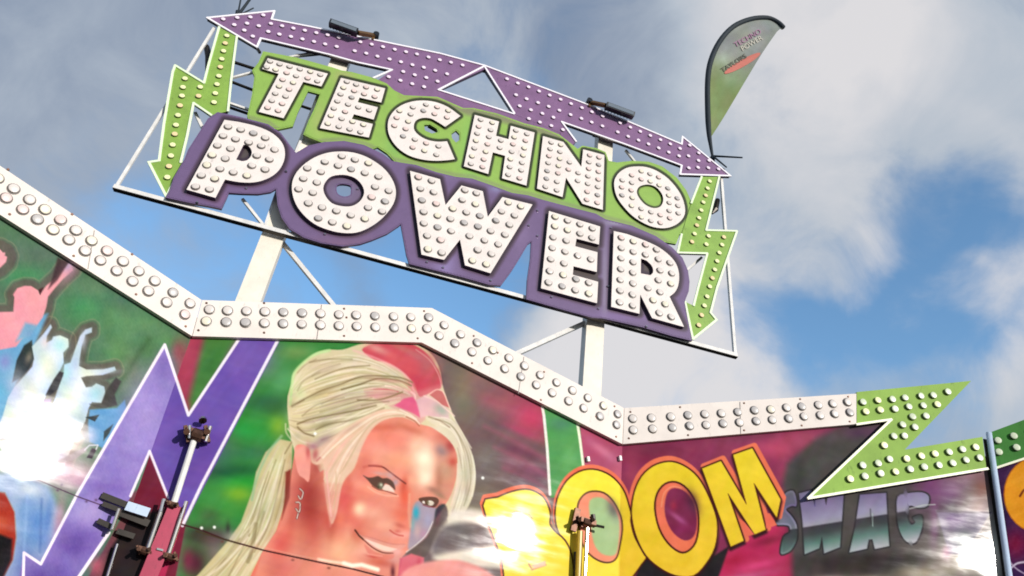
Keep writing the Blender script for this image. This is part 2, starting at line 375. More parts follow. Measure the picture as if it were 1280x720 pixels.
def board(name, outer, holes, h, th, m, side): return MB().slab(PS, [outer]+holes, h, th, 0, 1).build(name, [M[m], M[side]], sign)
gb = board('green_board', green_outer, green_holes, 0, .03, 'green', 'green_edge')
pb = board('purple_board', purple_outer, purple_hole, .035, .03, 'purple', 'purple_edge')
def sheet(name, outer, holes, h, base, painter, parent):
    P = np.array(outer); x = np.arange(P[:, 0].min(), P[:, 0].max(), 1.0); y = np.arange(P[:, 1].min(), P[:, 1].max(), 1.0)
    X, Y = np.meshgrid(x, y); sd = sdist(X, Y, outer)
    for q in holes: sd = np.maximum(sd, -sdist(X, Y, q))
    ok = sd < -.9; c = ok[:-1, :-1] & ok[1:, :-1] & ok[1:, 1:] & ok[:-1, 1:]
    I = np.arange(X.size).reshape(X.shape); Q = np.stack([I[:-1, :-1], I[1:, :-1], I[1:, 1:], I[:-1, 1:]], -1)[c]
    used = np.unique(Q); mp = np.full(X.size, -1); mp[used] = np.arange(len(used)); Q = mp[Q]
    xs, ys = X.ravel()[used], Y.ravel()[used]; b = Brush(xs, ys, base); painter(b)
    me = fast_mesh(name, PS.P(xs, ys, h)-LOC[parent.name], Q); color_mesh(me, b.C, .88); me.materials.append(M['sheet'])
    return link(name, me, parent)
GRN = (146, 182, 82); PUR = (112, 90, 128)
def paint_green(b):
    for x, y, rx, ry, c, a in ((360, 80, 30, 12, (150, 180, 96), .6), (430, 96, 14, 10, (170, 168, 110), .7), (398, 150, 10, 20, (166, 176, 104), .6), (590, 190, 14, 40, (134, 190, 92), .8),
                               (500, 180, 16, 14, (120, 176, 100), .7), (745, 196, 8, 8, (110, 180, 66), .8), (720, 240, 30, 20, (120, 178, 80), .6), (690, 190, 5, 40, (160, 164, 118), .5), (790, 240, 14, 14, (112, 150, 100), .6)):
        b.blob(x, y, rx, ry, c, a)
    pc = cr(purple_outer, 2); pm = [(p[0], p[1]) for p in pc]
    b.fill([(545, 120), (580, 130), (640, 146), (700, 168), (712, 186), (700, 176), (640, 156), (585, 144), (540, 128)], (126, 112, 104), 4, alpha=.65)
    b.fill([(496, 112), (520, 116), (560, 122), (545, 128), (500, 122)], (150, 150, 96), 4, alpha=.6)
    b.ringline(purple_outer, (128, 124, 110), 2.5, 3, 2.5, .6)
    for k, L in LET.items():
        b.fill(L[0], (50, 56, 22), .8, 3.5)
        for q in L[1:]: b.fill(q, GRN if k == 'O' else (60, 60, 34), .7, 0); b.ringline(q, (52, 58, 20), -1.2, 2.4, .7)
def paint_purple(b):
    for x, y, rx, ry, c, a in ((430, 306, 60, 10, (126, 92, 118), .6), (556, 330, 14, 16, (140, 122, 170), .9), (565, 215, 20, 8, (138, 120, 160), .7), (650, 285, 12, 30, (134, 112, 150), .6), (756, 350, 4, 60, (140, 128, 150), .8),
                               (300, 250, 30, 8, (138, 96, 128), .6), (790, 395, 50, 6, (126, 100, 150), .8), (770, 278, 14, 4, (160, 156, 172), .8), (430, 238, 12, 8, (136, 132, 172), .9), (620, 236, 8, 5, (140, 140, 180), .7)):
        b.blob(x, y, rx, ry, c, a)
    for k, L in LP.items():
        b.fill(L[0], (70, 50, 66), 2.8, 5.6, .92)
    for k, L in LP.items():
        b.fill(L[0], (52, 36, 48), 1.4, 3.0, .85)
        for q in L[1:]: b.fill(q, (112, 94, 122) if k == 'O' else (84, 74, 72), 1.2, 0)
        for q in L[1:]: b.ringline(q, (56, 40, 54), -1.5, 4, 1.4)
    b.fill(Z(640, 240, 8, [(645, 466), (870, 525), (855, 602), (632, 542)]), (78, 66, 64), .7, .5)
    b.fill(Z(640, 240, 8, [(615, 742), (848, 800), (862, 898), (608, 827)]), (78, 66, 64), .7, .5)
    b.blob(430, 238, 9, 7, (140, 140, 182), .9)
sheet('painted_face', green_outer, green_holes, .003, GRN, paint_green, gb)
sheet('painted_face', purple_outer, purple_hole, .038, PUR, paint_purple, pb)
letters = {}
for k, L in LET.items(): letters['t'+k] = MB().slab(PS, L, .003+HL*.6, HL*.6-.002, 0, 1).build('letter_tray', [M['letter'], M['green_side']], sign, 'white bulb letter %s of the word TECHNO' % k)
for k, L in LP.items(): letters['p'+k] = MB().slab(PS, L, .038+HL, HL-.002, 0, 1).build('letter_tray', [M['letter'], M['purple_side']], sign, 'white bulb letter %s of the word POWER' % k)

# arrows and bolts
arrow_l = [(259, 22.5), (343, 14), (339.5, 24.3), (390, 34), (550, 67), (605, 82), (605.5, 86.5), (548, 112.5), (642, 142.5), (700, 166), (700, 190), (560, 150), (470, 102), (490, 87.5), (446, 78), (410, 68), (326, 48), (321, 59)]
arrow_r = [(605.5, 82), (740, 133), (852, 180.5), (853, 171), (913, 220), (850, 218), (852, 207), (780, 180), (702, 152.5), (720, 177), (706, 192), (700.5, 190), (700.5, 166), (642.5, 142.5), (606, 86.5)]
bolt_l = [(274, 34), (296, 46), (289, 100), (285, 139), (264, 144), (242, 129), (234, 170), (226, 203), (236, 203), (208, 246), (186, 203), (199, 201), (205, 155), (216, 90), (219, 82), (255, 104), (261, 80)]
bolt_r = [(877, 221), (899, 221), (882.5, 288), (921, 289), (896, 360), (888, 391), (895.5, 400), (866, 424), (856, 377), (867, 382), (872.5, 360), (884, 317), (847, 316), (852, 293), (864, 254)]
HA = .06
A_L = MB().slab(PS, [arrow_l], -.012, .05, 0, 1).build('arrow_board', [M['arrow'], M['purple_side']], sign, 'purple arrow pointing left')
A_R = MB().slab(PS, [arrow_r], -.012, .05, 0, 1).build('arrow_board', [M['arrow'], M['purple_side']], sign, 'purple arrow pointing down right')
B_L = MB().slab(PS, [bolt_l], -.006, .04, 0, 1).build('bolt_board', [M['lime'], M['green_side']], sign, 'green lightning bolt left of the letters')
B_R = MB().slab(PS, [bolt_r], .012, .04, 0, 1).build('bolt_board', [M['lime'], M['green_side']], sign, 'green lightning bolt right of the letters')
def trim(plane, paths, h, w, m, parent, d=.016, name='edge_trim'):
    b = MB()
    for p in paths:
        q = [plane.P(x, y, h) for x, y in p]
        for i, (a, c) in enumerate(zip(q[:-1], q[1:])):
            t = nrm(c-a)*w*.35; b.bar(a-t, c+t, w, d+.0007*(i % 3), plane.n)
    return b.build(name, M[m], parent)
trim(PS, [arrow_l[:6], [(605, 83), (548, 112.5), (642, 142.5)], [(466, 98)]+arrow_l[13:]+[arrow_l[0]]], -.008, .026, 'trim_w', A_L)
trim(PS, [arrow_r[:10], [(606, 84), (643, 142)]], -.008, .026, 'trim_w', A_R)

trim(PS, [[(274, 34), (261, 80), (255, 104), (219, 82), (216, 90), (205, 155), (199, 201), (186, 203), (208, 246), (216, 230)], [(296, 46), (289, 100), (285, 139)], [(264, 144), (242, 129), (234, 170), (226, 203), (232, 203)]], -.002, .027, 'trim_g', B_L)
trim(PS, [[(877, 221), (864, 254)], [(899, 221), (882.5, 288), (921, 289), (896, 360), (888, 391), (895.5, 400), (866, 424), (856, 377)], [(867, 382), (872.5, 360), (884, 317), (847, 316), (852, 293)]], .016, .027, 'trim_g', B_R)

BULB = {
 'pP': Z(210, 140, 8, [(600, 150), (727, 180), (853, 215), (972, 262), (1065, 380), (550, 242), (675, 275), (806, 308), (932, 342), (887, 440), (1013, 478), (493, 338), (625, 370), (440, 435), (572, 470), (838, 540), (970, 578), (388, 535), (520, 572), (652, 607), (788, 640), (333, 637), (467, 672), (275, 750), (415, 777)]),
 'pO': Z(340, 170, 8, [(697, 205), (828, 240), (963, 275), (1063, 410), (1165, 552), (527, 262), (352, 325), (312, 430), (265, 535), (363, 675), (660, 300), (790, 335), (927, 373), (487, 362), (448, 468), (407, 570), (1030, 512), (995, 615), (1130, 657), (500, 717), (643, 752), (787, 795), (927, 832), (462, 825), (603, 865), (748, 905), (960, 720), (1100, 758)]),
 'pW': Z(500, 200, 8, [(182, 175), (315, 212), (203, 290), (335, 325), (218, 405), (360, 440), (235, 522), (373, 560), (237, 637), (375, 675), (647, 305), (762, 335), (620, 403), (752, 445), (525, 490), (662, 527), (797, 562), (503, 592), (640, 630), (778, 668), (1080, 428), (1205, 468), (1013, 517), (1143, 558), (958, 608), (1093, 650)])
     + Z(500, 270, 8, [(510, 153), (905, 153), (1048, 190), (270, 200), (405, 243), (693, 203), (843, 247), (980, 287), (278, 335), (415, 370), (775, 343), (912, 383), (722, 450), (860, 487)]),
 'pE': Z(640, 240, 8, [(428, 252), (552, 290), (677, 327), (800, 368), (425, 347), (552, 385), (677, 420), (797, 462), (408, 457), (540, 490), (400, 563), (528, 600), (655, 640), (785, 677), (385, 675), (518, 718), (375, 795), (510, 833), (638, 875), (765, 912), (363, 908), (500, 945), (630, 985), (765, 1020)]),
 'pR': Z(740, 270, 8, [(290, 220), (410, 258), (533, 290), (642, 340), (290, 323), (410, 362), (532, 390), (660, 435), (288, 425), (408, 465), (777, 472), (285, 535), (405, 570), (678, 547), (795, 577), (280, 642), (407, 678), (660, 645), (785, 680), (278, 750), (402, 790), (557, 722), (678, 763), (275, 865), (403, 900), (608, 845), (728, 885), (670, 973), (790, 1012)]),
 'tT': Z(290, 60, 8, [(380, 137), (475, 165), (575, 190), (678, 215), (782, 240), (882, 270), (345, 195), (435, 220), (545, 252), (640, 282), (755, 305), (852, 335), (505, 320), (610, 350), (470, 387), (570, 417), (432, 458), (535, 487), (397, 530), (500, 560), (355, 600), (460, 630)]),
 'tE': Z(380, 80, 8, [(427, 180), (520, 208), (620, 235), (730, 258), (393, 240), (500, 272), (600, 303), (705, 330), (365, 305), (475, 337), (333, 375), (440, 407), (542, 435), (650, 465), (297, 447), (410, 480), (268, 520), (375, 550), (483, 580), (592, 610), (237, 600), (347, 630), (455, 655), (563, 685)]),
 'tC': Z(460, 120, 8, [(447, 115), (578, 88), (690, 113), (800, 150), (313, 152), (553, 150), (663, 182), (787, 217), (425, 185), (285, 220), (400, 258), (262, 300), (375, 332), (350, 405), (467, 437), (580, 475), (703, 505), (445, 517), (562, 550), (682, 590)]),
 'tH': Z(560, 130, 8, [(325, 160), (440, 190), (305, 228), (425, 262), (290, 298), (407, 332), (277, 370), (393, 405), (262, 445), (375, 480), (238, 525), (355, 557), (227, 600), (343, 633), (677, 268), (787, 303), (660, 335), (772, 370), (648, 405), (760, 445), (635, 480), (748, 517), (622, 555), (737, 590), (615, 632), (730, 665), (600, 710), (713, 745), (527, 368), (515, 440)]),
 'tN': Z(640, 160, 8, [(390, 148), (485, 172), (380, 212), (478, 240), (368, 283), (475, 310), (360, 352), (463, 382), (350, 432), (458, 455), (343, 508), (447, 540), (332, 590), (445, 625), (573, 345), (562, 417), (660, 452), (655, 530), (775, 275), (868, 297), (767, 343), (865, 370), (765, 410), (862, 440), (758, 485), (860, 517), (755, 560), (855, 592), (750, 640), (853, 672), (745, 720), (850, 750)]),
 'tO': Z(740, 190, 8, [(490, 195), (578, 222), (665, 255), (757, 365), (850, 465), (395, 235), (300, 285), (295, 355), (298, 435), (393, 540), (490, 275), (580, 297), (670, 335), (395, 310), (390, 385), (400, 460), (765, 438), (770, 510), (770, 590), (857, 540), (860, 615), (490, 570), (587, 603), (680, 632), (775, 665), (490, 655), (587, 690), (680, 710)]),
}
AR_L = (Z(250, 0, 8, [(232, 200), (372, 185), (503, 180), (632, 160), (342, 257), (470, 243), (587, 268), (708, 245), (820, 268), (932, 292), (1047, 313), (1162, 337), (442, 312), (527, 372), (682, 325), (793, 352), (908, 375), (1023, 400), (1138, 425), (1250, 450)])
 + Z(390, 10, 8, [(155, 278), (267, 303), (482, 348), (595, 372), (708, 397), (825, 423), (938, 447), (1047, 470), (1163, 500), (245, 395), (425, 438), (540, 462), (652, 492), (773, 520), (887, 548), (1002, 577), (1115, 603), (1230, 633), (910, 645), (1025, 678), (765, 697)])
 + Z(480, 60, 8, [(555, 127), (667, 152), (783, 180), (628, 268), (420, 305), (533, 342), (162, 333), (280, 367), (398, 397), (510, 238)][:9]))
AR_R = (Z(580, 70, 8, [(427, 237), (535, 280), (642, 318), (747, 360), (853, 400), (962, 442), (1067, 485), (1175, 525), (517, 397), (622, 437), (737, 475), (843, 513), (950, 552), (1062, 595), (1170, 633), (553, 508), (665, 547), (780, 583), (890, 622), (645, 635), (755, 670), (870, 705)])
 + Z(680, 110, 8, [(475, 247), (582, 288), (757, 357), (858, 400), (958, 442), (1058, 483), (1160, 525), (1258, 567), (472, 350), (580, 388), (733, 448), (837, 492), (940, 530), (1040, 568), (1142, 608), (1243, 650), (185, 425)])
 + Z(780, 140, 8, [(555, 372), (652, 340), (743, 417), (845, 493), (940, 578), (545, 447), (640, 447), (740, 493), (643, 567), (735, 562), (838, 565)]))
BO_L = Z(180, 10, 8, [(828, 287), (812, 362), (795, 440), (778, 520), (763, 600), (748, 690)])+Z(130, 80, 8, [(1130, 213), (1113, 303), (1100, 393), (962, 240), (945, 330), (810, 155), (790, 242), (780, 328), (760, 425), (740, 522), (720, 620), (708, 710)])+Z(130, 160, 8, [(687, 178), (670, 287), (650, 393), (633, 502)])
BO_R = Z(800, 200, 8, [(692, 220), (670, 290), (652, 362), (628, 430), (607, 510), (585, 587), (563, 660)])+Z(800, 270, 8, [(540, 185), (515, 265), (680, 207), (658, 290), (833, 218), (815, 295), (788, 375), (765, 458), (742, 543), (718, 628), (692, 712)])+Z(800, 360, 8, [(665, 92), (638, 183), (610, 278), (582, 378)])
bl = []
for k, pts in BULB.items():
    big = k[0] == 'p'
    for x, y in pts: bl.append((letters[k], x, y, .04+HL if big else .004+HL*.6, .047 if big else .0385, random.choices('wdqc', (10, 1.5, 1, 3) if big else (8, .8, 5, 3))[0], big))
for pts, par, h, kd, r in ((AR_L, A_L, -.012, 'p', .0285), (AR_R, A_R, -.012, 'p', .0285), (BO_L, B_L, -.006, 'y', .032), (BO_R, B_R, .012, 'y', .031)):
    for x, y in pts: bl.append((par, x, y, h, r, 'o' if kd == 'y' and random.random() < .25 else kd, False))
bl.sort(key=lambda q: -(q[4]/np.linalg.norm(PS.P(q[1], q[2])-CAM)))
for par, x, y, h, r, kd, big in bl[:100]: cap_at(par, PS, x, y, h, r, kd)
caps_stuff(sign, PS, [(x, y, h, r, kd) for par, x, y, h, r, kd, big in bl[100:]])

# frame, posts, braces behind the boards
def PSp(x, y, h): return PS.P(x, y, h)
def bars(lst, m, name='frame_bar', parent=None):
    for (a, b, h, w, d) in lst: MB().bar(PS.P(*a, h), PS.P(*b, h), w, d, PS.n).build(name, M[m], parent or sign)
bars([((268, 35), (146, 233), -.07, .034, .03), ((901, 218), (918.5, 443), -.07, .036, .04)], 'steel_w')
MB().bar(PS.P(142, 233.5, -.032), PS.P(921, 444.5, -.032), .05, .04, PS.n).build('bottom_beam', M['steel_w'], sign)
MB().bar(PS.P(142, 236.8, -.045), PS.P(921, 447.2, -.045), .016, .05, PS.n).build('bottom_angle', M['dark'], sign)
MB().bar(PS.P(262, 24, -.09), PS.P(606, 88, -.09), .05, .05, PS.n).build('top_beam', M['dark'], sign)
MB().bar(PS.P(606, 88, -.09), PS.P(905, 214, -.09), .05, .05, PS.n).build('top_beam', M['dark'], sign)
bars([((244, 141), (254, 162), -.12, .035, .03), ((303, 249), (331, 284), -.12, .03, .03), ((346, 240), (331, 284), -.12, .03, .03), ((286, 98.5), (318, 90), -.12, .026, .03), ((286, 129), (330, 144), -.12, .03, .03),
      ((345, 75), (392, 66), -.12, .026, .03), ((402, 116), (386, 160), -.1, .018, .02), ((782, 188), (798, 208), -.12, .03, .03), ((856, 340), (877, 322), -.12, .03, .03), ((369, 193), (392, 138), -.1, .03, .03)], 'steel_w', 'lattice_bar')
bars([((287, 76), (318, 86), -.17, .026, .03), ((286, 101), (330, 118), -.17, .022, .03), ((370, 70), (410, 66), -.2, .04, .03), ((372, 131), (396, 139), -.17, .02, .03), ((318, 56), (325, 66), -.1, .03, .03),
      ((535, 158), (556, 170), -.17, .02, .03), ((286, 134), (330, 149), -.17, .02, .03)], 'dark', 'lattice_bar')
# posts: boxed steel, standing from the ground behind the facade
for top, bot, w in (((431.5, 62), (311.5, 377), .235), ((755.5, 165), (737, 486), .215)):
    a = PS.P(*top, -.19); b = PS.P(*bot, -.19); t = nrm(b-a); b2 = b+t*((b[2]-.0)/-t[2])
    MB().bar(a, b2, w, .16, PS.n).build('post', M['post'], sign)
    MB().bar(a+PS.n*.02-t*.04, a+PS.n*.02+t*.03, w*1.25, .28, PS.n).build('post_cap', M['dark'], sign)
for a, b, w in (((350, 300), (420, 386), .045), ((733, 403), (640, 445), .05)):
    MB().bar(PS.P(*a, -.22), PS.P(*b, -.22), w, .04, PS.n).build('brace', M['steel_w'], sign)
# dark cable clamps hanging behind the bolts
for pts in ([(258, 58), (261, 70), (258, 92)], [(897, 250), (894, 262), (890, 267)]):
    MB().tube([PS.P(x, y, -.14) for x, y in pts], [.035, .045, .015], 8).build('cable_clamp', M['dark'], sign)
# board bolts
for x, y in Z(500, 270, 8, [(268, 465), (430, 520), (905, 650)])+Z(210, 200, 8, [(293, 428), (783, 288), (1180, 120)])+Z(640, 240, 8, [(252, 190), (165, 340), (252, 443), (985, 365)])+Z(640, 310, 8, [(395, 495), (862, 612), (955, 388)])+Z(740, 340, 8, [(540, 548), (155, 148)])+Z(340, 170, 8, [(855, 535), (140, 360), (528, 988)]):
    p = PS.P(x, y, .038); MB().tube([p, p+PS.n*.02], [.016, .010], 8).build('board_bolt', M['chrome'], sign)

# ------------------------------------------------------------------ floodlights above the arrows
def floodlight(a, b, c, label):
    """a-b: black lamp housing seen edge on, b-c: brown bracket, pixels on the sign plane a little in front"""
    A, B, C_ = PS.P(*a, .12), PS.P(*b, .12), PS.P(*c, .0); t = thing('floodlight', label, 'floodlight', B, 'floodlights on top of the sign')
    d = nrm(B-A); up = nrm(np.cross(PS.n, d)); up = up if up[2] > 0 else -up
    f = nrm(PS.n*.8-up*.25)
    MB().bar(A, B, .075, .10, f).build('housing', M['black'], t)
    fb = MB(); L = np.linalg.norm(B-A)
    for k in range(9):
        q = A+d*L*(k+.5)/9; fb.bar(q-f*.05-up*.03, q-f*.05+up*.05, .012, .05, f)
    fb.build('cooling_fins', M['black'], t)
    MB().bar(A+d*.02+f*.052, B-d*.02+f*.052, .05, .012, f).build('lens', M['glass'], t)
    br = MB().bar(B+d*.005, C_, .05, .05, PS.n); br.bar(C_-d*.02, C_-d*.02-up*.1, .03, .03, PS.n); br.build('bracket', M['brown'], t)
    MB().tube([C_-PS.n*.05, C_+PS.n*.05], .04, 10).build('pivot', M['black'], t)
floodlight((412, 28.5), (447, 41), (470, 45), 'black floodlight on a brown bracket above the arrow pointing left')
floodlight((792, 145), (757, 132), (736, 127.5), 'black floodlight on a brown bracket above the arrow pointing down right')

# ------------------------------------------------------------------ feather flags
def text_mesh(txt):
    cu = bpy.data.curves.new('txt', 'FONT'); cu.body = txt; cu.align_x = 'CENTER'; cu.offset = .012
    o = bpy.data.objects.new('txt', cu); COL.objects.link(o); dg = bpy.context.evaluated_depsgraph_get(); dg.update()
    me = bpy.data.meshes.new_from_object(o.evaluated_get(dg)); V = [tuple(v.co) for v in me.vertices]; Fs = [tuple(p.vertices) for p in me.polygons]
    bpy.data.objects.remove(o); bpy.data.curves.remove(cu); bpy.data.meshes.remove(me); return V, Fs
PF = Plane(PS.P(890, 194, -.25), azn(4))
def flag(dx, dy, label):
    S = lambda pts: [(x+dx, y+dy) for x, y in pts]
    hh = lambda x, y: .05*np.sin((np.asarray(x)-dx-885)/21.+(np.asarray(y)-dy)/38.)
    P = lambda x, y, e=0: PF.P(x, y, hh(x, y)+e)
    t = thing('feather_flag', label, 'flag', PF.P(*S([(891, 195)])[0], 0), 'feather flags behind the sign')
    pole = S(cr([(890.5, 195), (888, 180), (886, 165), (884.6, 137), (884.6, 101), (888.5, 76), (899.5, 52), (916, 33.8), (938, 24.2), (959, 22.6), (972, 28), (979, 34.5)], 4, False))
    n = len(pole); edge = S(cr([(889, 171), (905, 146), (930, 104), (953, 66), (973, 37)], 8, False))
    MB().tube([P(*p) for p in pole], [.02+.024*min(1, i/10.) for i in range(n)], 8).build('pole_sleeve', M['navy'], t, smooth=True)
    # cloth between the curved pole and the straight trailing edge
    pc = [p for p in pole if p[1]-dy <= 171]; m = 26; V = []; k = 14
    ip = np.linspace(0, len(pc)-1, m); ie = np.linspace(0, len(edge)-1, m)
    fx = lambda arr, i: (np.interp(i, range(len(arr)), [a[0] for a in arr]), np.interp(i, range(len(arr)), [a[1] for a in arr]))
    for j in range(m):
        a = fx(pc, ip[j]); c = fx(edge, ie[j])
        for q in range(k+1): s = q/k; V.append((a[0]+(c[0]-a[0])*s, a[1]+(c[1]-a[1])*s))
    A = np.array(V); N = len(A); Fs = [(j*(k+1)+q, j*(k+1)+q+1, (j+1)*(k+1)+q+1, (j+1)*(k+1)+q) for j in range(m-1) for q in range(k)]
    fr = PF.P(A[:, 0], A[:, 1], hh(A[:, 0], A[:, 1])); bk = fr-PF.n*.006
    gy = [i for i, f in enumerate(Fs) if 1]
    b = MB().add(np.vstack([fr, bk]), Fs+[tuple(N+i for i in reversed(f)) for f in Fs])
    fl = b.build('flag_cloth', M['cloth'], t, smooth=True)
    fx_, fy_ = np.tile(A[:, 0], 2)-dx, np.tile(A[:, 1], 2)-dy; fb = Brush(fx_, fy_, (132, 150, 98))
    g = np.clip((104-(fy_-.42*(fx_-895)))/46, 0, 1)[:, None]; fb.C = fb.C*(1-g)+np.array((146, 150, 144.))*g
    fb.blob(903, 72, 8, 7, (176, 196, 178), .7); fb.blob(905, 50, 8, 10, (122, 126, 126), .6); fb.blob(950, 34, 16, 6, (152, 156, 158), .6); fb.mottle(2.5); color_mesh(fl.data, fb.C, .8)
    def word(txt, o, ang, size, m, e=.012, nm='lettering'):
        V, Fs = text_mesh(txt); c, s_ = math.cos(math.radians(ang)), math.sin(math.radians(ang)); V = np.array(V)
        x = o[0]+dx+(V[:, 0]*c-V[:, 1]*s_)*size; y = o[1]+dy-(V[:, 0]*s_+V[:, 1]*c)*size
        MB().add(PF.P(x, y, hh(x, y)+e), Fs).build(nm, M[m], t)
    word('TECHNO', (936, 50), 29, 9.0, 'inkp'); word('POWER', (941, 56.5), 30, 8.6, 'inkw')
    el = [(928+26*math.cos(a)*.87+0, 79-26*math.cos(a)*.47+5*math.sin(a)) for a in np.linspace(0, 2*math.pi, 24, endpoint=False)]
    E_ = np.array(S(el)); tri = [tuple(range(24))]
    MB().add(PF.P(E_[:, 0], E_[:, 1], hh(E_[:, 0], E_[:, 1])+.009), tri).build('red_badge', M['inkr'], t)
    word('TAYLORS', (919, 81), 32, 8.4, 'ink', .016)
    ft = MB(); c = S([(891, 195)])[0]
    for q in S([(928, 197), (908, 209), (878, 204)]): ft.tube([PF.P(*c, 0), PF.P(*q, .25 if q[0]-dx > 900 else -.3)], [.016, .011], 6)
    ft.tube([PF.P(*c, 0), PF.P(c[0]+1, c[1]+24, -.02)], .03, 8)
    ft.build('cross_foot', M['navy'], t)
flag(0, 0, 'green feather flag printed TECHNO POWER, flying above the right tip of the sign')
def flag_base():
    t = thing('flag_stand', 'thin dark splayed rods of a pole stand at the top left tip of the sign', 'flag stand', PF.P(297, 20, 0))
    b = MB(); c = (297, 20)
    for q, r in (((303, -12), .014), ((316, -6), .024), ((317, 10), .013)): b.tube([PF.P(*c, 0), PF.P(*q, 0)], [r, r*.8], 6)
    b.build('rods', M['navy'], t)
    MB().tube([PF.P(297, 14, 0), PF.P(294, 34, -.02)], .03, 8).build('socket', M['navy'], t)
flag_base()

# ------------------------------------------------------------------ FACADE PANELS
fAB = lambda y: 240+.35*(418-np.asarray(y, float))
fBC = lambda y: 778+.031*(555-np.asarray(y, float))
fCD = lambda y: 1231.5+.142*(np.asarray(y, float)-545)
fA0 = lambda y: -110+.62*(418-np.asarray(y, float))*1.0
fD1 = lambda y: 1400+.30*(np.asarray(y, float)-545)
YB = 760
def seam_A(b):
    b.line([(-60, 553), (0, 580), (50, 601), (95, 620), (131, 633)], (70, 44, 66), 1.3, .5)
    for x, y in ((42, 591), (77, 606), (72, 613), (108, 627), (28, 590), (120, 625)): b.blob(x, y, 1.7, 1.5, (80, 56, 84), .8)
def bolt_paint(b, c1, c2):
    P = [(206, 431), (235.5, 519), (299, 423), (351, 423), (230, 657), (218, 655), (209, 620), (187, 564), (163, 622), (136, 666), (98, 722), (70, 790), (10, 800), (30, 689), (51, 706), (97, 617)]
    b.fill(P, c1, .8, 0)
    return P
def bolt_edges(b, W=(250, 240, 246)):
    b.line([(28, 760), (30, 691), (51, 705), (97, 617), (206, 431), (235.5, 519), (300, 422)], W, 3.6, .6)
    b.line([(349, 422), (252, 606), (228, 657)], W, 3.8, .6)
    b.line([(210, 622), (187, 564), (163, 620)], W, 3.2, .6)
    b.line([(136, 666), (98, 722), (70, 764)], W, 4.2, .6)

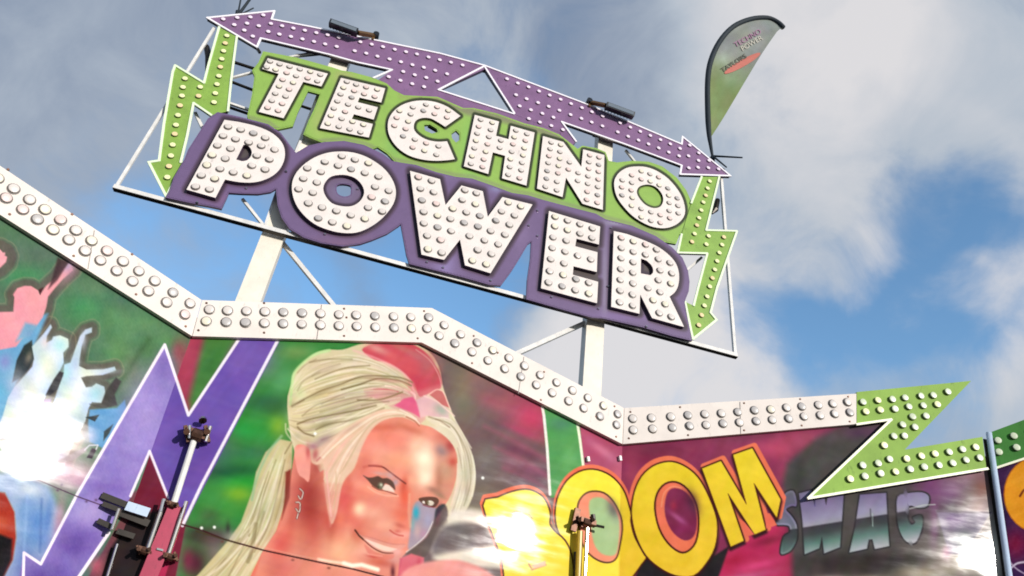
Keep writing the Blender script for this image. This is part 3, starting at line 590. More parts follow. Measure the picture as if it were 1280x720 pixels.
def paint_A(X, Y):
    b = Brush(X, Y, (82, 116, 88))
    for x, y, rx, ry, c, a in ((25, 345, 30, 14, (62, 136, 84), .8), (50, 318, 50, 12, (92, 112, 98), .8), (105, 385, 26, 22, (64, 138, 82), .8), (115, 360, 30, 10, (104, 130, 100), .5), (150, 440, 22, 26, (88, 142, 84), .8),
                               (165, 400, 50, 16, (96, 146, 92), .7), (190, 440, 20, 16, (72, 128, 66), .7), (215, 425, 20, 10, (84, 140, 76), .7), (232, 460, 12, 30, (166, 66, 84), .95), (222, 440, 8, 14, (150, 70, 80), .8), (160, 372, 26, 8, (72, 112, 96), .6), (200, 392, 26, 8, (70, 108, 84), .6),
                               (-40, 420, 60, 60, (96, 104, 96), .8), (165, 470, 16, 30, (112, 116, 88), .6)): b.blob(x, y, rx, ry, c, a)
    b.line([(130, 505), (156, 470), (186, 424)], (52, 84, 46), 5, 4, .6)
    pink = Z(0, 300, 6, [(-400, 540), (0, 540), (100, 538), (108, 430), (98, 410), (130, 362), (185, 344), (235, 346), (285, 378), (298, 412), (345, 346), (420, 280), (470, 215), (530, 175), (548, 225), (470, 295), (400, 375), (360, 425), (348, 500), (320, 580), (270, 650), (200, 700), (120, 800), (-400, 900)])
    hand = Z(0, 300, 6, [(-120, 60), (0, 70), (22, 95), (40, 92), (35, 118), (54, 125), (44, 165), (0, 208), (-120, 260)])
    w1 = Z(0, 400, 6, [(380, 30), (390, 55), (352, 118), (345, 172), (388, 150), (400, 125), (450, 115), (512, 142), (515, 200), (475, 245), (478, 320), (445, 390), (400, 450), (372, 520), (330, 600), (280, 740), (250, 860), (-60, 900), (20, 720), (60, 580), (110, 500), (200, 400), (242, 350), (256, 290), (240, 200), (330, 100)])
    w2 = Z(0, 400, 6, [(640, 72), (690, 55), (688, 92), (640, 110), (612, 200), (596, 300), (592, 345), (650, 372), (770, 372), (860, 350), (870, 376), (770, 412), (650, 420), (608, 432), (645, 505), (690, 500), (722, 476), (782, 500), (792, 560), (760, 622), (690, 615), (665, 660), (640, 760), (560, 900), (480, 1100), (250, 1200), (300, 900), (370, 760), (395, 640), (440, 500), (478, 400), (482, 335), (530, 318), (560, 230), (600, 122)])
    for q, g in ((pink, 9.5), (hand, 13), (w1, 8), (w2, 8.5)): b.fill(q, (94, 82, 76), 3.0, g-.5, .8)
    for q, g in ((pink, 10), (hand, 14), (w1, 9), (w2, 9.5)): b.ringline(q, (158, 142, 116), g+.5, .8, 1.0, .6)
    b.fill([(-60, 420), (60, 392), (44, 430), (20, 478), (14, 520), (-60, 560)], (104, 160, 196), 3)
    b.blob(6, 452, 8, 10, (132, 132, 190), .8); b.blob(0, 490, 14, 16, (86, 164, 200), .8)
    b.fill(Z(0, 400, 6, [(240, 150), (255, 290), (215, 370), (160, 430), (90, 470), (125, 300), (180, 190)]), (40, 50, 52), 1.2)
    b.blob(36, 447, 4, 8, (128, 118, 104), .8, 20)
    pk = lambda x, y: np.stack([232-.05*(y-360), 152+.1*(x-30), 160+0*x], -1)
    b.fill(pink, pk, .9); b.fill(hand, (236, 160, 166), .9)
    b.fill(Z(0, 300, 6, [(190, 620), (280, 640), (230, 720), (120, 760)]), (120, 160, 190), 3)
    b.blob(86, 332, 10, 7, (170, 160, 186), .9, -40); b.blob(88, 340, 20, 8, (200, 146, 166), .5, -55)
    b.fill([(72, 322), (86, 328), (72, 350), (60, 362), (66, 345)], (64, 46, 48), 1.6, alpha=.85)
    b.fill(Z(0, 300, 6, [(288, 372), (302, 412), (318, 380), (330, 350)]), (70, 34, 38), .7)
    wh = lambda x, y: np.stack([204+18*np.sin(x/9.+y/14.), 216+12*np.sin(x/9.+y/14.), 222+14*np.sin(x/7.-y/11.)], -1)
    for q in (w1, w2): b.fill(q, wh, 1.0)
    for x, y, rx, ry, c, a in ((75, 431, 9, 9, (172, 216, 218), .9), (120, 492, 9, 9, (164, 208, 220), .8), (82, 465, 8, 14, (168, 230, 222), .6), (95, 452, 5, 10, (176, 190, 220), .7), (130, 464, 16, 3, (190, 206, 206), .8), (104, 425, 4, 10, (200, 208, 220), .7),
                               (20, 480, 14, 18, (196, 196, 214), .6), (56, 428, 5, 8, (228, 212, 204), .7), (60, 520, 20, 14, (236, 236, 214), .6), (30, 540, 30, 16, (214, 204, 214), .7), (88, 552, 22, 18, (238, 208, 196), .85), (75, 590, 50, 20, (222, 182, 196), .9), (25, 580, 26, 18, (228, 208, 206), .8), (100, 600, 22, 14, (206, 156, 176), .8)):
        b.blob(x, y, rx, ry, c, a)
    b.fill(Z(0, 400, 6, [(445, 385), (478, 395), (470, 425), (432, 520), (372, 570), (340, 565), (372, 500), (408, 440)]), (52, 50, 54), 1)
    b.fill([(56, 499), (64, 498), (62, 520), (54, 546), (40, 578), (20, 602), (22, 586), (38, 548), (44, 522)], (150, 122, 168), 1.6); b.blob(30, 570, 7, 18, (172, 90, 116), .9, 24)
    b.fill(Z(0, 400, 6, [(790, 540), (830, 480), (870, 430), (910, 460), (860, 560), (880, 640), (800, 660), (710, 650), (670, 630), (760, 625)]), (58, 56, 50), 1.5)
    b.fill([(112, 512), (146, 510), (156, 500), (160, 520), (140, 552), (128, 560), (112, 552), (110, 530)], (92, 152, 196), 1.6)
    b.fill(Z(0, 500, 6, [(640, 130), (745, 110), (712, 162)]), (28, 40, 46), .8)
    b.fill(Z(0, 500, 6, [(780, 235), (850, 180), (820, 250), (775, 310)]), (46, 60, 62), 1)
    b.fill(Z(0, 500, 6, [(425, 460), (560, 390), (640, 350), (650, 380), (570, 440), (440, 485)]), (176, 156, 160), 1.6)
    b.fill(Z(0, 500, 6, [(690, 360), (725, 370), (690, 440), (650, 432)]), (58, 40, 54), .9); b.line(Z(0, 500, 6, [(635, 375), (670, 340), (735, 338), (720, 370)]), (236, 230, 236), 1.4, .6)
    b.blob(112, 545, 10, 12, (206, 200, 224), .7)
    # blue lower left figure, red and black edge
    b.fill([(-80, 600), (14, 590), (60, 606), (76, 640), (70, 690), (52, 712), (40, 790), (-80, 790)], (150, 170, 200), 6)
    for x, y, rx, ry, c, a in ((44, 660, 18, 30, (86, 132, 190), .95), (30, 640, 10, 20, (110, 150, 200), .7), (60, 650, 5, 26, (80, 120, 184), .7), (38, 612, 14, 8, (212, 218, 222), .8), (30, 700, 12, 30, (108, 134, 184), .9), (74, 650, 7, 30, (196, 150, 168), .8)): b.blob(x, y, rx, ry, c, a, 8)
    b.line([(34, 620), (30, 690)], (150, 180, 220), 2.5, 2, .5); b.line([(52, 624), (50, 690)], (70, 104, 160), 2.5, 2, .6)
    b.fill([(-80, 604), (6, 616), (18, 640), (20, 672), (16, 700), (4, 722), (-80, 790)], (160, 46, 30), 1.5); b.ringline([(-80, 604), (6, 616), (18, 640), (20, 672), (16, 700), (4, 722), (-80, 790)], (150, 140, 130), .5, 1, .6)
    b.blob(2, 655, 9, 12, (190, 70, 30), .8); b.fill([(-80, 676), (0, 668), (15, 674), (14, 700), (2, 726), (-80, 790)], (22, 18, 20), 3)
    b.fill([(110, 722), (150, 650), (160, 620), (190, 600), (190, 760), (100, 780)], (110, 62, 66), 2)
    b.fill([(136, 690), (150, 668), (170, 660), (160, 790), (110, 790)], (26, 22, 22), 3); b.blob(120, 706, 9, 12, (196, 90, 100), .8)
    b.fill([(206, 431), (235.5, 519), (300, 423), (351, 423), (230, 657), (218, 655), (209, 620), (187, 564), (163, 622), (136, 666), (98, 722), (70, 790), (10, 800), (30, 689), (51, 706), (97, 617)], (140, 120, 188), .8)  # lighter lavender than on the next panel: its sheen is painted in
    for x, y, rx, ry, c, a in ((180, 520, 30, 50, (170, 150, 208), .7), (205, 460, 14, 20, (128, 106, 172), .6), (135, 608, 24, 12, (118, 92, 170), .8), (110, 640, 20, 14, (176, 156, 206), .8), (95, 680, 26, 20, (98, 72, 152), .95), (60, 730, 40, 26, (92, 68, 146), .95)):
        b.blob(x, y, rx, ry, c, a)
    W = (246, 232, 242)
    bolt_edges(b, W)
    seam_A(b); return b

def strands(b, g1, g2, n, cols, w=1.3, a=.35, jit=.0):
    A = np.array(cr(g1, 6, False)); B2 = np.array(cr(g2, 6, False)); m = 26
    ip = lambda P: np.stack([np.interp(np.linspace(0, len(P)-1, m), range(len(P)), P[:, k]) for k in (0, 1)], 1)
    A, B2 = ip(A), ip(B2)
    for k in range(n):
        t = rng.random(); t2 = np.clip(t+rng.normal(0, .06), 0, 1); u = np.linspace(t, t2, m)[:, None]; i0 = int(rng.random()*m*.5); i1 = min(m, i0+int(m*(.35+.6*rng.random())))
        q = (A*(1-u)+B2*u)[i0:i1]
        if len(q) > 3: b.line([tuple(p) for p in q[::2]], cols[rng.integers(len(cols))], w*(.6+.9*rng.random()), 1.0, a*(.5+rng.random()), False, True)
def hair_lines(b):
    H = [(160, 146, 108), (240, 232, 206), (232, 218, 180), (180, 164, 124), (244, 228, 208), (206, 200, 150)]
    strands(b, [(365, 482), (380, 458), (405, 445), (440, 442), (480, 455), (514, 480)], [(362, 512), (385, 508), (420, 500), (460, 489), (490, 489), (512, 496)], 110, H)
    strands(b, [(362, 513), (390, 501), (440, 489), (500, 488)], [(360, 535), (385, 548), (420, 538), (460, 516), (500, 502)], 90, H+[(190, 160, 160)])
    strands(b, [(350, 552), (326, 600), (306, 650), (276, 695), (235, 730)], [(366, 570), (358, 626), (345, 665), (322, 700), (304, 735)], 130, H+[(196, 208, 160), (212, 196, 178)])
    D = (146, 130, 96); L = (238, 226, 196)
    for p, w, a in (([(365, 507), (390, 494), (405, 487), (427, 480), (450, 471), (475, 470), (500, 472), (515, 478)], 1.9, .85), ([(427, 487), (448, 481), (465, 475), (477, 473), (500, 476), (514, 482)], 2.0, .9),
                    ([(394, 474), (415, 465), (437, 459), (462, 457)], 1.3, .8), ([(387, 453), (410, 449), (440, 449)], 1.6, .6), ([(372, 466), (382, 456), (395, 449)], 1.2, .5), ([(447, 500), (472, 500), (490, 495), (503, 490)], 1.8, .8), ([(452, 507), (470, 503), (486, 502)], 1.3, .7),
                    ([(365, 508), (380, 500)], 1.5, .9), ([(372, 530), (388, 524), (412, 519), (440, 514), (470, 507)], 2.0, .85), ([(395, 537), (412, 530), (443, 524), (480, 510)], 1.5, .8), ([(402, 550), (425, 541), (450, 525), (470, 517)], 1.4, .7), ([(372, 534), (380, 541), (392, 545)], 2.2, .8),
                    ([(356, 567), (365, 552)], 1.4, .8), ([(402, 505), (430, 492), (460, 484), (480, 482)], 1.2, .45), ([(378, 520), (396, 506), (430, 497)], 1.2, .5), ([(372, 488), (380, 476), (400, 466)], 1.2, .5), ([(390, 470), (402, 462), (425, 455)], 1.2, .5), ([(400, 515), (430, 506), (465, 497)], 1.1, .6),
                    ([(345, 575), (332, 610), (322, 650), (318, 680)], 1.6, .5), ([(356, 575), (346, 620), (334, 660), (318, 690)], 1.6, .55), ([(336, 590), (322, 630), (310, 665)], 1.2, .5), ([(320, 655), (314, 690), (310, 702)], 5, .55), ([(330, 640), (322, 672)], 3, .4), ([(300, 672), (280, 700), (262, 722)], 1.4, .5), ([(312, 668), (296, 700), (285, 722)], 1.5, .5), ([(356, 590), (352, 620), (344, 650)], 1.3, .5)):
        b.line(p, D, w, 1.0, a, True)
    for p, w, a in (([(372, 512), (400, 500), (430, 490), (460, 480)], 1.6, .6), ([(378, 482), (400, 474), (425, 466), (458, 461)], 1.6, .6), ([(395, 528), (420, 523), (455, 518), (480, 506)], 1.5, .8), ([(410, 537), (435, 530), (460, 520)], 1.2, .7), ([(360, 536), (368, 545), (378, 552), (396, 556)], 2.0, .8), ([(357, 530), (358, 541), (366, 552)], 1.6, .7),
                    ([(350, 580), (342, 615), (330, 650), (322, 672)], 2, .6), ([(341, 580), (330, 612), (318, 650), (300, 672)], 1.6, .6), ([(330, 600), (318, 635), (306, 660)], 1.6, .5), ([(310, 672), (285, 700), (258, 722)], 3, .6), ([(328, 665), (315, 684), (302, 700), (290, 718)], 2.4, .5),
                    ([(445, 560), (430, 580), (414, 596)], 2, .4), ([(470, 520), (450, 535), (430, 552), (412, 572)], 1.6, .6)):
        b.line(p, L, w, 1.0, a, True)

def paint_B(X, Y):
    b = Brush(X, Y, (112, 92, 90))
    b.fill([(150, 380), (262, 380), (250, 480), (222, 560), (190, 640), (140, 760), (100, 760)], (158, 60, 82), 6)
    b.blob(232, 440, 12, 40, (176, 66, 90), .8); b.fill([(262, 400), (310, 400), (240, 520), (236, 500)], (70, 122, 58), 7); b.blob(262, 455, 10, 20, (60, 110, 60), .6); b.blob(226, 430, 8, 10, (110, 110, 76), .5)
    b.fill([(350, 400), (480, 400), (400, 720), (215, 760), (235, 640)], (58, 130, 60), 8)
    for x, y, rx, ry, c, a in ((335, 462, 24, 18, (84, 148, 82), .7), (370, 440, 24, 10, (116, 150, 84), .8), (352, 480, 14, 14, (84, 150, 90), .8), (332, 502, 34, 10, (46, 92, 62), .85), (345, 512, 18, 9, (40, 84, 50), .7), (312, 535, 24, 14, (44, 150, 62), .9), (347, 532, 12, 14, (118, 164, 52), .95),
                               (318, 566, 34, 9, (50, 110, 72), .8), (290, 590, 40, 10, (26, 74, 46), .9), (305, 605, 26, 12, (36, 150, 54), .95), (298, 618, 18, 12, (126, 170, 44), .9), (285, 636, 30, 12, (66, 146, 60), .8), (262, 645, 14, 10, (70, 100, 60), .8), (330, 432, 20, 6, (88, 84, 104), .6),
                               (268, 672, 30, 14, (72, 60, 58), .95), (246, 668, 16, 10, (60, 54, 48), .8), (268, 690, 14, 22, (112, 86, 92), .8), (245, 705, 14, 20, (86, 36, 52), .95), (285, 662, 3, 9, (44, 40, 34), .8), (235, 700, 8, 16, (130, 40, 70), .8)):
        b.blob(x, y, rx, ry, c, a)
    # right of the hair
    for x, y, rx, ry, c, a in ((580, 490, 16, 40, (124, 118, 94), .9), (605, 470, 26, 20, (136, 102, 96), .9), (648, 480, 34, 26, (158, 84, 98), .8), (665, 522, 32, 24, (200, 64, 98), .95), (622, 506, 26, 10, (176, 92, 106), .7), (640, 560, 40, 9, (122, 60, 82), .8), (655, 585, 40, 8, (150, 74, 104), .7), (606, 575, 22, 40, (112, 100, 94), .8),
                               (660, 605, 24, 9, (96, 66, 84), .7), (610, 620, 26, 14, (112, 104, 82), .7), (595, 640, 16, 10, (128, 120, 96), .8), (655, 540, 26, 5, (176, 60, 96), .6)): b.blob(x, y, rx, ry, c, a, 22 if y > 500 else 0)
    for k in range(7): b.line([(600+k*6, 520+k*13), (650+k*5, 546+k*12), (700, 574+k*11)], ((196, 84, 122) if k % 2 else (96, 66, 80)), 3, 4, .35, True)
    b.fill([(722, 500), (790, 530), (790, 640), (740, 620), (728, 590)], (170, 76, 104), 3); b.blob(755, 565, 26, 6, (206, 120, 146), .8, 38); b.blob(770, 600, 10, 16, (204, 110, 120), .7); b.blob(760, 545, 20, 6, (150, 50, 80), .6, 30)
    b.fill([(676, 490), (722, 510), (732, 600), (700, 622), (688, 622)], (84, 152, 84), 1); b.blob(700, 530, 14, 8, (74, 110, 110), .5); b.blob(712, 575, 9, 16, (104, 170, 96), .7)
    b.line([(676, 498), (680, 520), (684, 560), (687.5, 618)], (244, 236, 226), 3.4, .6); b.line([(720, 518), (725, 550), (730, 590)], (240, 244, 214), 3.2, .6)
    # ---- hair mass
    hair = cr([(359, 508), (364, 480), (367, 466), (381, 451), (395, 441), (410, 437), (428, 437), (447, 431), (470, 427), (500, 427), (522, 431), (538, 441), (549, 459), (553, 480), (558, 497), (567, 520), (577, 545), (588, 566), (594, 590), (593, 612), (586, 632), (576, 646), (562, 652), (540, 640), (420, 620), (372, 575)], 3)
    lock = [(366, 552), (364, 592), (357, 626), (348, 659), (327, 691), (318, 722), (300, 760), (200, 760), (244, 722), (262, 702), (285, 676), (301, 653), (316, 612), (320, 590), (332, 565), (350, 549)]
    b.fill(lock, (206, 194, 150), 1.6, sm=False); b.fill(hair, (218, 204, 166), 1.2)
    b.line([(352, 545), (338, 562), (326, 585), (319, 605), (315, 625)], (150, 190, 150), 2.5, 1.5, .8, True)
    for x, y, rx, ry, c, a in ((340, 600, 8, 40, (222, 212, 166), .8), (325, 620, 7, 30, (178, 186, 130), .6), (352, 610, 5, 30, (226, 206, 152), .8), (300, 700, 24, 14, (228, 206, 158), .8), (290, 672, 10, 8, (200, 190, 176), .6), (400, 500, 30, 14, (226, 210, 160), .8), (375, 490, 8, 14, (212, 222, 170), .7), (430, 470, 30, 12, (228, 210, 172), .7),
                               (370, 520, 10, 8, (224, 210, 160), .7), (430, 525, 30, 8, (206, 190, 168), .5), (400, 455, 26, 6, (206, 186, 152), .7), (450, 450, 30, 8, (218, 196, 176), .8), (480, 460, 20, 10, (222, 200, 184), .6)): b.blob(x, y, rx, ry, c, a, 14 if x < 360 and y > 560 else -18)
    b.line([(363, 505), (365, 482), (368, 466), (382, 451), (396, 442), (412, 438)], (196, 222, 156), 3.2, 1.4, .85, True)
    crown = cr(Z(460, 420, 8, [(-60, 140), (30, 85), (120, 62), (300, 64), (430, 78), (560, 150), (650, 260), (720, 380), (738, 490), (700, 545), (610, 575), (540, 610), (500, 590), (470, 480), (400, 410), (300, 325), (180, 262), (60, 235)]), 3)
    b.fill(crown, (212, 100, 108), 1.4)
    for x, y, rx, ry, c, a in ((472, 436, 18, 5, (226, 168, 156), .9), (495, 450, 16, 8, (224, 112, 114), .7), (535, 455, 10, 16, (196, 116, 118), .8), (522, 445, 14, 6, (200, 128, 130), .7), (520, 480, 12, 12, (208, 84, 100), .7), (545, 470, 5, 14, (186, 106, 104), .7), (500, 434, 20, 4, (196, 130, 120), .7)): b.blob(x, y, rx, ry, c, a, 25)
    b.contrast(crown, (206, 130, 122), .85, 2, (-4, 4, 2))
    b.line([(520, 437), (537, 450), (548, 468), (552, 484)], (222, 170, 160), 1.3, .9, .8, True)
    b.line([(442, 438), (470, 448), (495, 460), (510, 473), (518, 490)], (244, 190, 184), 2.2, 1.6, .7, True)
    # hair band and little front curls
    b.fill([(455, 492), (470, 484), (500, 482), (520, 490), (528, 500), (532, 524), (525, 530), (512, 517), (492, 511), (478, 503)], (216, 150, 146), 2, alpha=.7)
    b.line([(455, 487), (480, 483), (500, 484), (517, 492), (519, 500)], (250, 196, 186), 2.4, 1, .9, True)
    b.line([(456, 489), (480, 487), (498, 489)], (214, 104, 118), 2, 1, .8, True)
    b.fill([(493, 507), (505, 498), (516, 496), (524, 506), (525, 522), (515, 516), (503, 511)], (222, 96, 130), 1.6)
    b.fill([(520, 500), (532, 494), (548, 500), (560, 512), (562, 526), (548, 522), (534, 520), (526, 522)], (226, 178, 178), 2); b.blob(552, 513, 10, 6, (166, 176, 158), .9, 35)
    b.fill([(536, 493), (546, 487), (553, 489), (558, 498), (562, 510), (552, 506), (543, 498)], (196, 108, 104), 1); b.line([(535, 494), (546, 487), (554, 490), (559, 502), (563, 512)], (246, 196, 180), 1.4, .7, .9, True); b.line([(530, 495), (545, 501), (556, 510), (568, 520)], (246, 206, 192), 1.6, .8, .8, True)
    hair_lines(b)
    # ---- face and neck
    face = cr([(462, 536), (478, 525), (503, 521), (525, 530), (541, 534), (560, 541), (573, 560), (572, 590), (564, 618), (552, 638), (541, 653), (533, 670), (522, 680), (513, 686), (503, 696)], 3, False)+[(498, 722), (498, 770), (300, 770), (312, 722), (327, 691), (345, 664), (357, 626), (364, 592), (368, 566), (380, 558), (400, 590), (430, 570)]
    b.fill(face, (232, 142, 122), 1.0)
    for x, y, rx, ry, c, a, g in ((385, 625, 20, 46, (176, 78, 70), .95, 0), (410, 650, 10, 26, (204, 96, 84), .7, 0), (352, 680, 12, 22, (222, 108, 98), .9, 20), (365, 650, 6, 24, (210, 104, 90), .7, 10), (400, 680, 26, 16, (232, 138, 116), .8, 20), (425, 690, 24, 16, (246, 178, 142), .9, 10), (460, 690, 30, 12, (242, 168, 144), .8, 0), (350, 712, 20, 14, (214, 110, 100), .8, 0),
                                  (440, 640, 20, 28, (222, 110, 96), .9, 0), (455, 600, 14, 16, (232, 128, 110), .8, 0), (480, 548, 26, 14, (234, 134, 114), .9, 0), (472, 560, 14, 12, (246, 156, 142), .7, 0), (500, 575, 30, 12, (246, 164, 132), .8, 10), (530, 572, 15, 20, (255, 220, 190), 1., 0), (532, 596, 12, 14, (255, 214, 188), .95, 0), (520, 556, 10, 10, (250, 186, 158), .8, 0),
                                  (556, 545, 12, 8, (216, 122, 104), .95, 0), (563, 558, 7, 8, (190, 90, 84), .95, 0), (552, 564, 9, 7, (170, 132, 130), .85, 50), (556, 590, 12, 18, (208, 150, 124), .85, 0), (566, 577, 6, 6, (206, 96, 84), .8, 0), (552, 615, 14, 9, (214, 142, 122), .8, 0),
                                  (470, 612, 40, 7, (246, 166, 142), .6, 20), (450, 636, 9, 9, (246, 206, 172), .95, 0), (466, 640, 14, 8, (246, 172, 148), .7, 0), (484, 626, 16, 8, (234, 140, 118), .6, 0), (506, 624, 7, 22, (230, 104, 84), .9, 0), (500, 645, 10, 16, (234, 120, 96), .8, 0), (484, 656, 16, 8, (246, 170, 146), .6, 0), (436, 668, 8, 14, (240, 168, 138), .6, 0),
                                  (500, 668, 20, 5, (240, 166, 152), .7, 0), (424, 648, 6, 8, (240, 136, 110), .8, 0), (490, 700, 14, 8, (224, 156, 148), .8, 0), (430, 622, 8, 20, (220, 104, 98), .8, 0), (515, 600, 8, 8, (246, 166, 140), .6, 0), (470, 697, 20, 6, (226, 134, 112), .7, 0)): b.blob(x, y, rx, ry, c, a, g)
    for x, y, rx, ry, c, a, g in ((418, 640, 6, 34, (196, 92, 78), .6, 8), (436, 606, 6, 16, (214, 104, 88), .6, 0), (455, 578, 8, 14, (222, 112, 96), .5, 30), (478, 534, 22, 5, (206, 100, 80), .6, 0), (512, 536, 16, 4, (200, 104, 82), .5, 20),
                                  (549, 600, 5, 20, (186, 122, 100), .6, 0), (541, 612, 8, 4, (170, 116, 100), .6, 20), (505, 606, 4, 10, (206, 92, 76), .7, 10), (446, 668, 8, 10, (214, 112, 92), .6, -30), (478, 704, 16, 5, (198, 96, 80), .6, 10), (392, 660, 12, 30, (184, 78, 70), .5, 0), (500, 657, 7, 3, (190, 92, 80), .5, 20), (462, 624, 22, 3, (224, 134, 116), .6, 18)): b.blob(x, y, rx, ry, c, a, g)
    # shaded far cheek in mauve, teal touch
    b.fill(cr([(517, 634), (524, 626), (537, 632), (548, 638), (542, 653), (533, 670), (520, 682), (510, 686), (513, 664)], 3), (184, 148, 154), 2.2)
    b.blob(520, 641, 4, 8, (84, 160, 172), .95); b.blob(516, 655, 3, 9, (146, 164, 158), .7); b.blob(535, 650, 6, 9, (184, 160, 176), .7); b.blob(522, 664, 5, 9, (214, 166, 160), .8); b.blob(530, 668, 5, 6, (206, 146, 160), .7)
    b.line([(512, 618), (511, 640), (513, 658)], (232, 176, 150), 2.0, 2, .6); b.line([(541, 652), (533, 668), (520, 681), (508, 690)], (240, 224, 214), 1.0, .6, .8, True)
    b.fill(cr([(545, 636), (556, 630), (560, 645), (552, 664), (540, 682), (530, 697), (508, 694), (516, 686), (533, 672), (542, 654)], 3), (98, 82, 78), 1.8); b.blob(548, 644, 3, 12, (110, 66, 78), .8, 8)
    b.fill([(500, 698), (514, 692), (530, 697), (530, 740), (495, 740)], (212, 104, 114), 1.6); b.blob(524, 708, 3, 10, (192, 62, 80), .8); b.blob(491, 715, 3, 8, (110, 50, 56), .8)
    b.contrast(face, (228, 140, 120), 1.3, 1.5, (-6, -3, -5))
    # eyes, brows, nose, mouth
    b.line(Z(400, 570, 8, [(490, 98), (560, 100), (630, 112), (700, 162), (790, 228), (855, 275)]), (112, 50, 44), 2.0, .7, .9, True); b.line(Z(400, 570, 8, [(440, 110), (520, 96), (610, 104)]), (196, 90, 76), 3, 1.4, .6, True)
    b.blob(487, 594, 6, 4, (196, 160, 160), .8, 30); b.blob(494, 603, 4, 5, (170, 150, 156), .8, 40); b.blob(475, 592, 8, 2.4, (206, 160, 152), .8, 10)
    b.fill(cr(Z(400, 570, 8, [(432, 194), (480, 214), (530, 212), (580, 200), (625, 222), (680, 222), (735, 265), (752, 340), (700, 296), (650, 276), (625, 330), (580, 328), (525, 296), (480, 244)]), 3), (78, 58, 48), 1.2, alpha=.92)
    b.fill(Z(400, 570, 8, [(618, 322), (655, 284), (690, 292), (730, 330), (748, 364), (700, 352), (640, 344)]), (232, 208, 190), .7)
    b.blob(475.5, 607.3, 3.6, 4.4, (118, 116, 94), .95, 0, 2); b.blob(476.5, 606, 1.6, 1.8, (214, 214, 190), .95); b.blob(473, 609, 1.6, 2, (60, 60, 44), .8)
    b.line(Z(400, 570, 8, [(520, 300), (580, 335), (660, 352), (765, 388)]), (128, 66, 56), 1.1, .6, .9, True); b.line(Z(400, 570, 8, [(480, 310), (560, 365), (660, 395), (780, 400)]), (250, 184, 160), 1.6, 1, .7, True)
    b.fill(cr(Z(400, 570, 8, [(985, 428), (1060, 408), (1155, 412), (1190, 450), (1150, 515), (1090, 500), (1030, 480)]), 3), (96, 62, 50), .8)
    b.fill(Z(400, 570, 8, [(1020, 455), (1045, 448), (1050, 478), (1028, 472)]), (240, 226, 214), .5); b.fill(cr(Z(400, 570, 8, [(1070, 455), (1110, 445), (1142, 468), (1120, 495), (1085, 490)]), 2), (214, 200, 180), .6); b.blob(534.6, 628, 1.8, 2.6, (90, 84, 56), .9); b.blob(537, 627, .9, .9, (244, 240, 224), .9)
    b.line(Z(400, 570, 8, [(1030, 490), (1090, 510), (1140, 510)]), (126, 40, 46), 1.1, .6, .8); b.blob(550, 619, 9, 3, (158, 120, 96), .8, 30)
    b.line(Z(400, 630, 8, [(700, 262), (740, 292), (790, 312), (830, 318)]), (196, 84, 74), 1.8, .9, .9, True); b.blob(497, 664, 4, 2.4, (212, 104, 88), .8)
    b.fill(cr(Z(400, 630, 8, [(355, 265), (420, 320), (520, 345), (640, 382), (760, 402), (860, 400), (820, 450), (720, 488), (640, 492), (540, 448), (440, 366)]), 3), (222, 152, 134), 1.2)
    b.fill(cr(Z(400, 630, 8, [(450, 352), (530, 376), (640, 416), (730, 440), (770, 452), (710, 474), (640, 468), (555, 432)]), 3), (242, 204, 186), 1.1)
    b.line(Z(400, 630, 8, [(430, 318), (520, 340), (640, 378), (740, 402), (850, 402)]), (206, 128, 112), 1.6, .8, .85, True)
    b.line(Z(400, 630, 8, [(350, 262), (395, 322), (450, 370), (530, 438), (630, 486), (730, 492)]), (112, 56, 46), 1.5, .6, .95, True); b.line(Z(400, 630, 8, [(352, 262), (390, 315), (430, 352)]), (84, 44, 36), 2.2, .7, .9)
    b.fill(cr(Z(400, 630, 8, [(440, 400), (540, 470), (640, 505), (740, 500), (720, 550), (600, 560), (500, 520)]), 3), (222, 122, 104), 1.4, alpha=.8); b.blob(466, 696, 8, 1.8, (196, 84, 72), .8, 12); b.line(Z(400, 630, 8, [(480, 500), (560, 515), (620, 520)]), (244, 160, 140), 1.4, .8, .7); b.blob(474, 702, 10, 3, (214, 110, 84), .7)
    b.blob(497, 690, 6, 4, (236, 170, 164), .8)
    # ear, earring
    b.fill(cr([(368, 560), (380, 556), (388, 566), (388, 585), (386, 602), (380, 598), (372, 590)], 3), (236, 154, 138), 1.2); b.blob(385, 565, 3, 9, (186, 78, 78), .8); b.blob(391, 558, 6, 4, (176, 120, 128), .8); b.blob(395, 585, 5, 10, (170, 84, 74), .8); b.fill([(357, 590), (364, 586), (362, 622), (352, 650), (356, 620)], (134, 58, 48), 1.6, alpha=.8)
    for p in ([(375, 611), (379, 616), (376, 624), (373, 620)], [(370, 628), (375, 629), (374, 640), (370, 636)], [(373, 642), (371, 648)]): b.line(p, (90, 60, 50), 2.6, .6, .8, True); b.line(p, (236, 216, 200), 1.1, .4, .9, True)
    # front locks
    b.fill(cr([(525, 531), (513, 518), (494, 512), (470, 514), (440, 530), (410, 550), (392, 566), (389, 577), (396, 581), (404, 580), (405, 600), (408, 625), (414, 655), (421, 640), (426, 612), (432, 598), (443, 585), (452, 560), (464, 538), (480, 525), (503, 521)], 3), (226, 188, 160), 1.6); b.fill([(404, 604), (426, 604), (419, 645), (413, 658)], (222, 146, 128), 3, alpha=.75); b.blob(404, 550, 14, 5, (158, 116, 124), .7, -30); b.blob(394, 568, 4, 8, (176, 84, 84), .8, 10)
    strands(b, [(520, 521), (494, 512), (460, 519), (425, 541), (397, 570)], [(522, 528), (500, 520), (470, 528), (448, 556), (430, 590), (416, 640)], 90, [(250, 228, 204), (212, 176, 146), (244, 206, 180), (222, 196, 160), (240, 178, 160)], 1.2, .4)
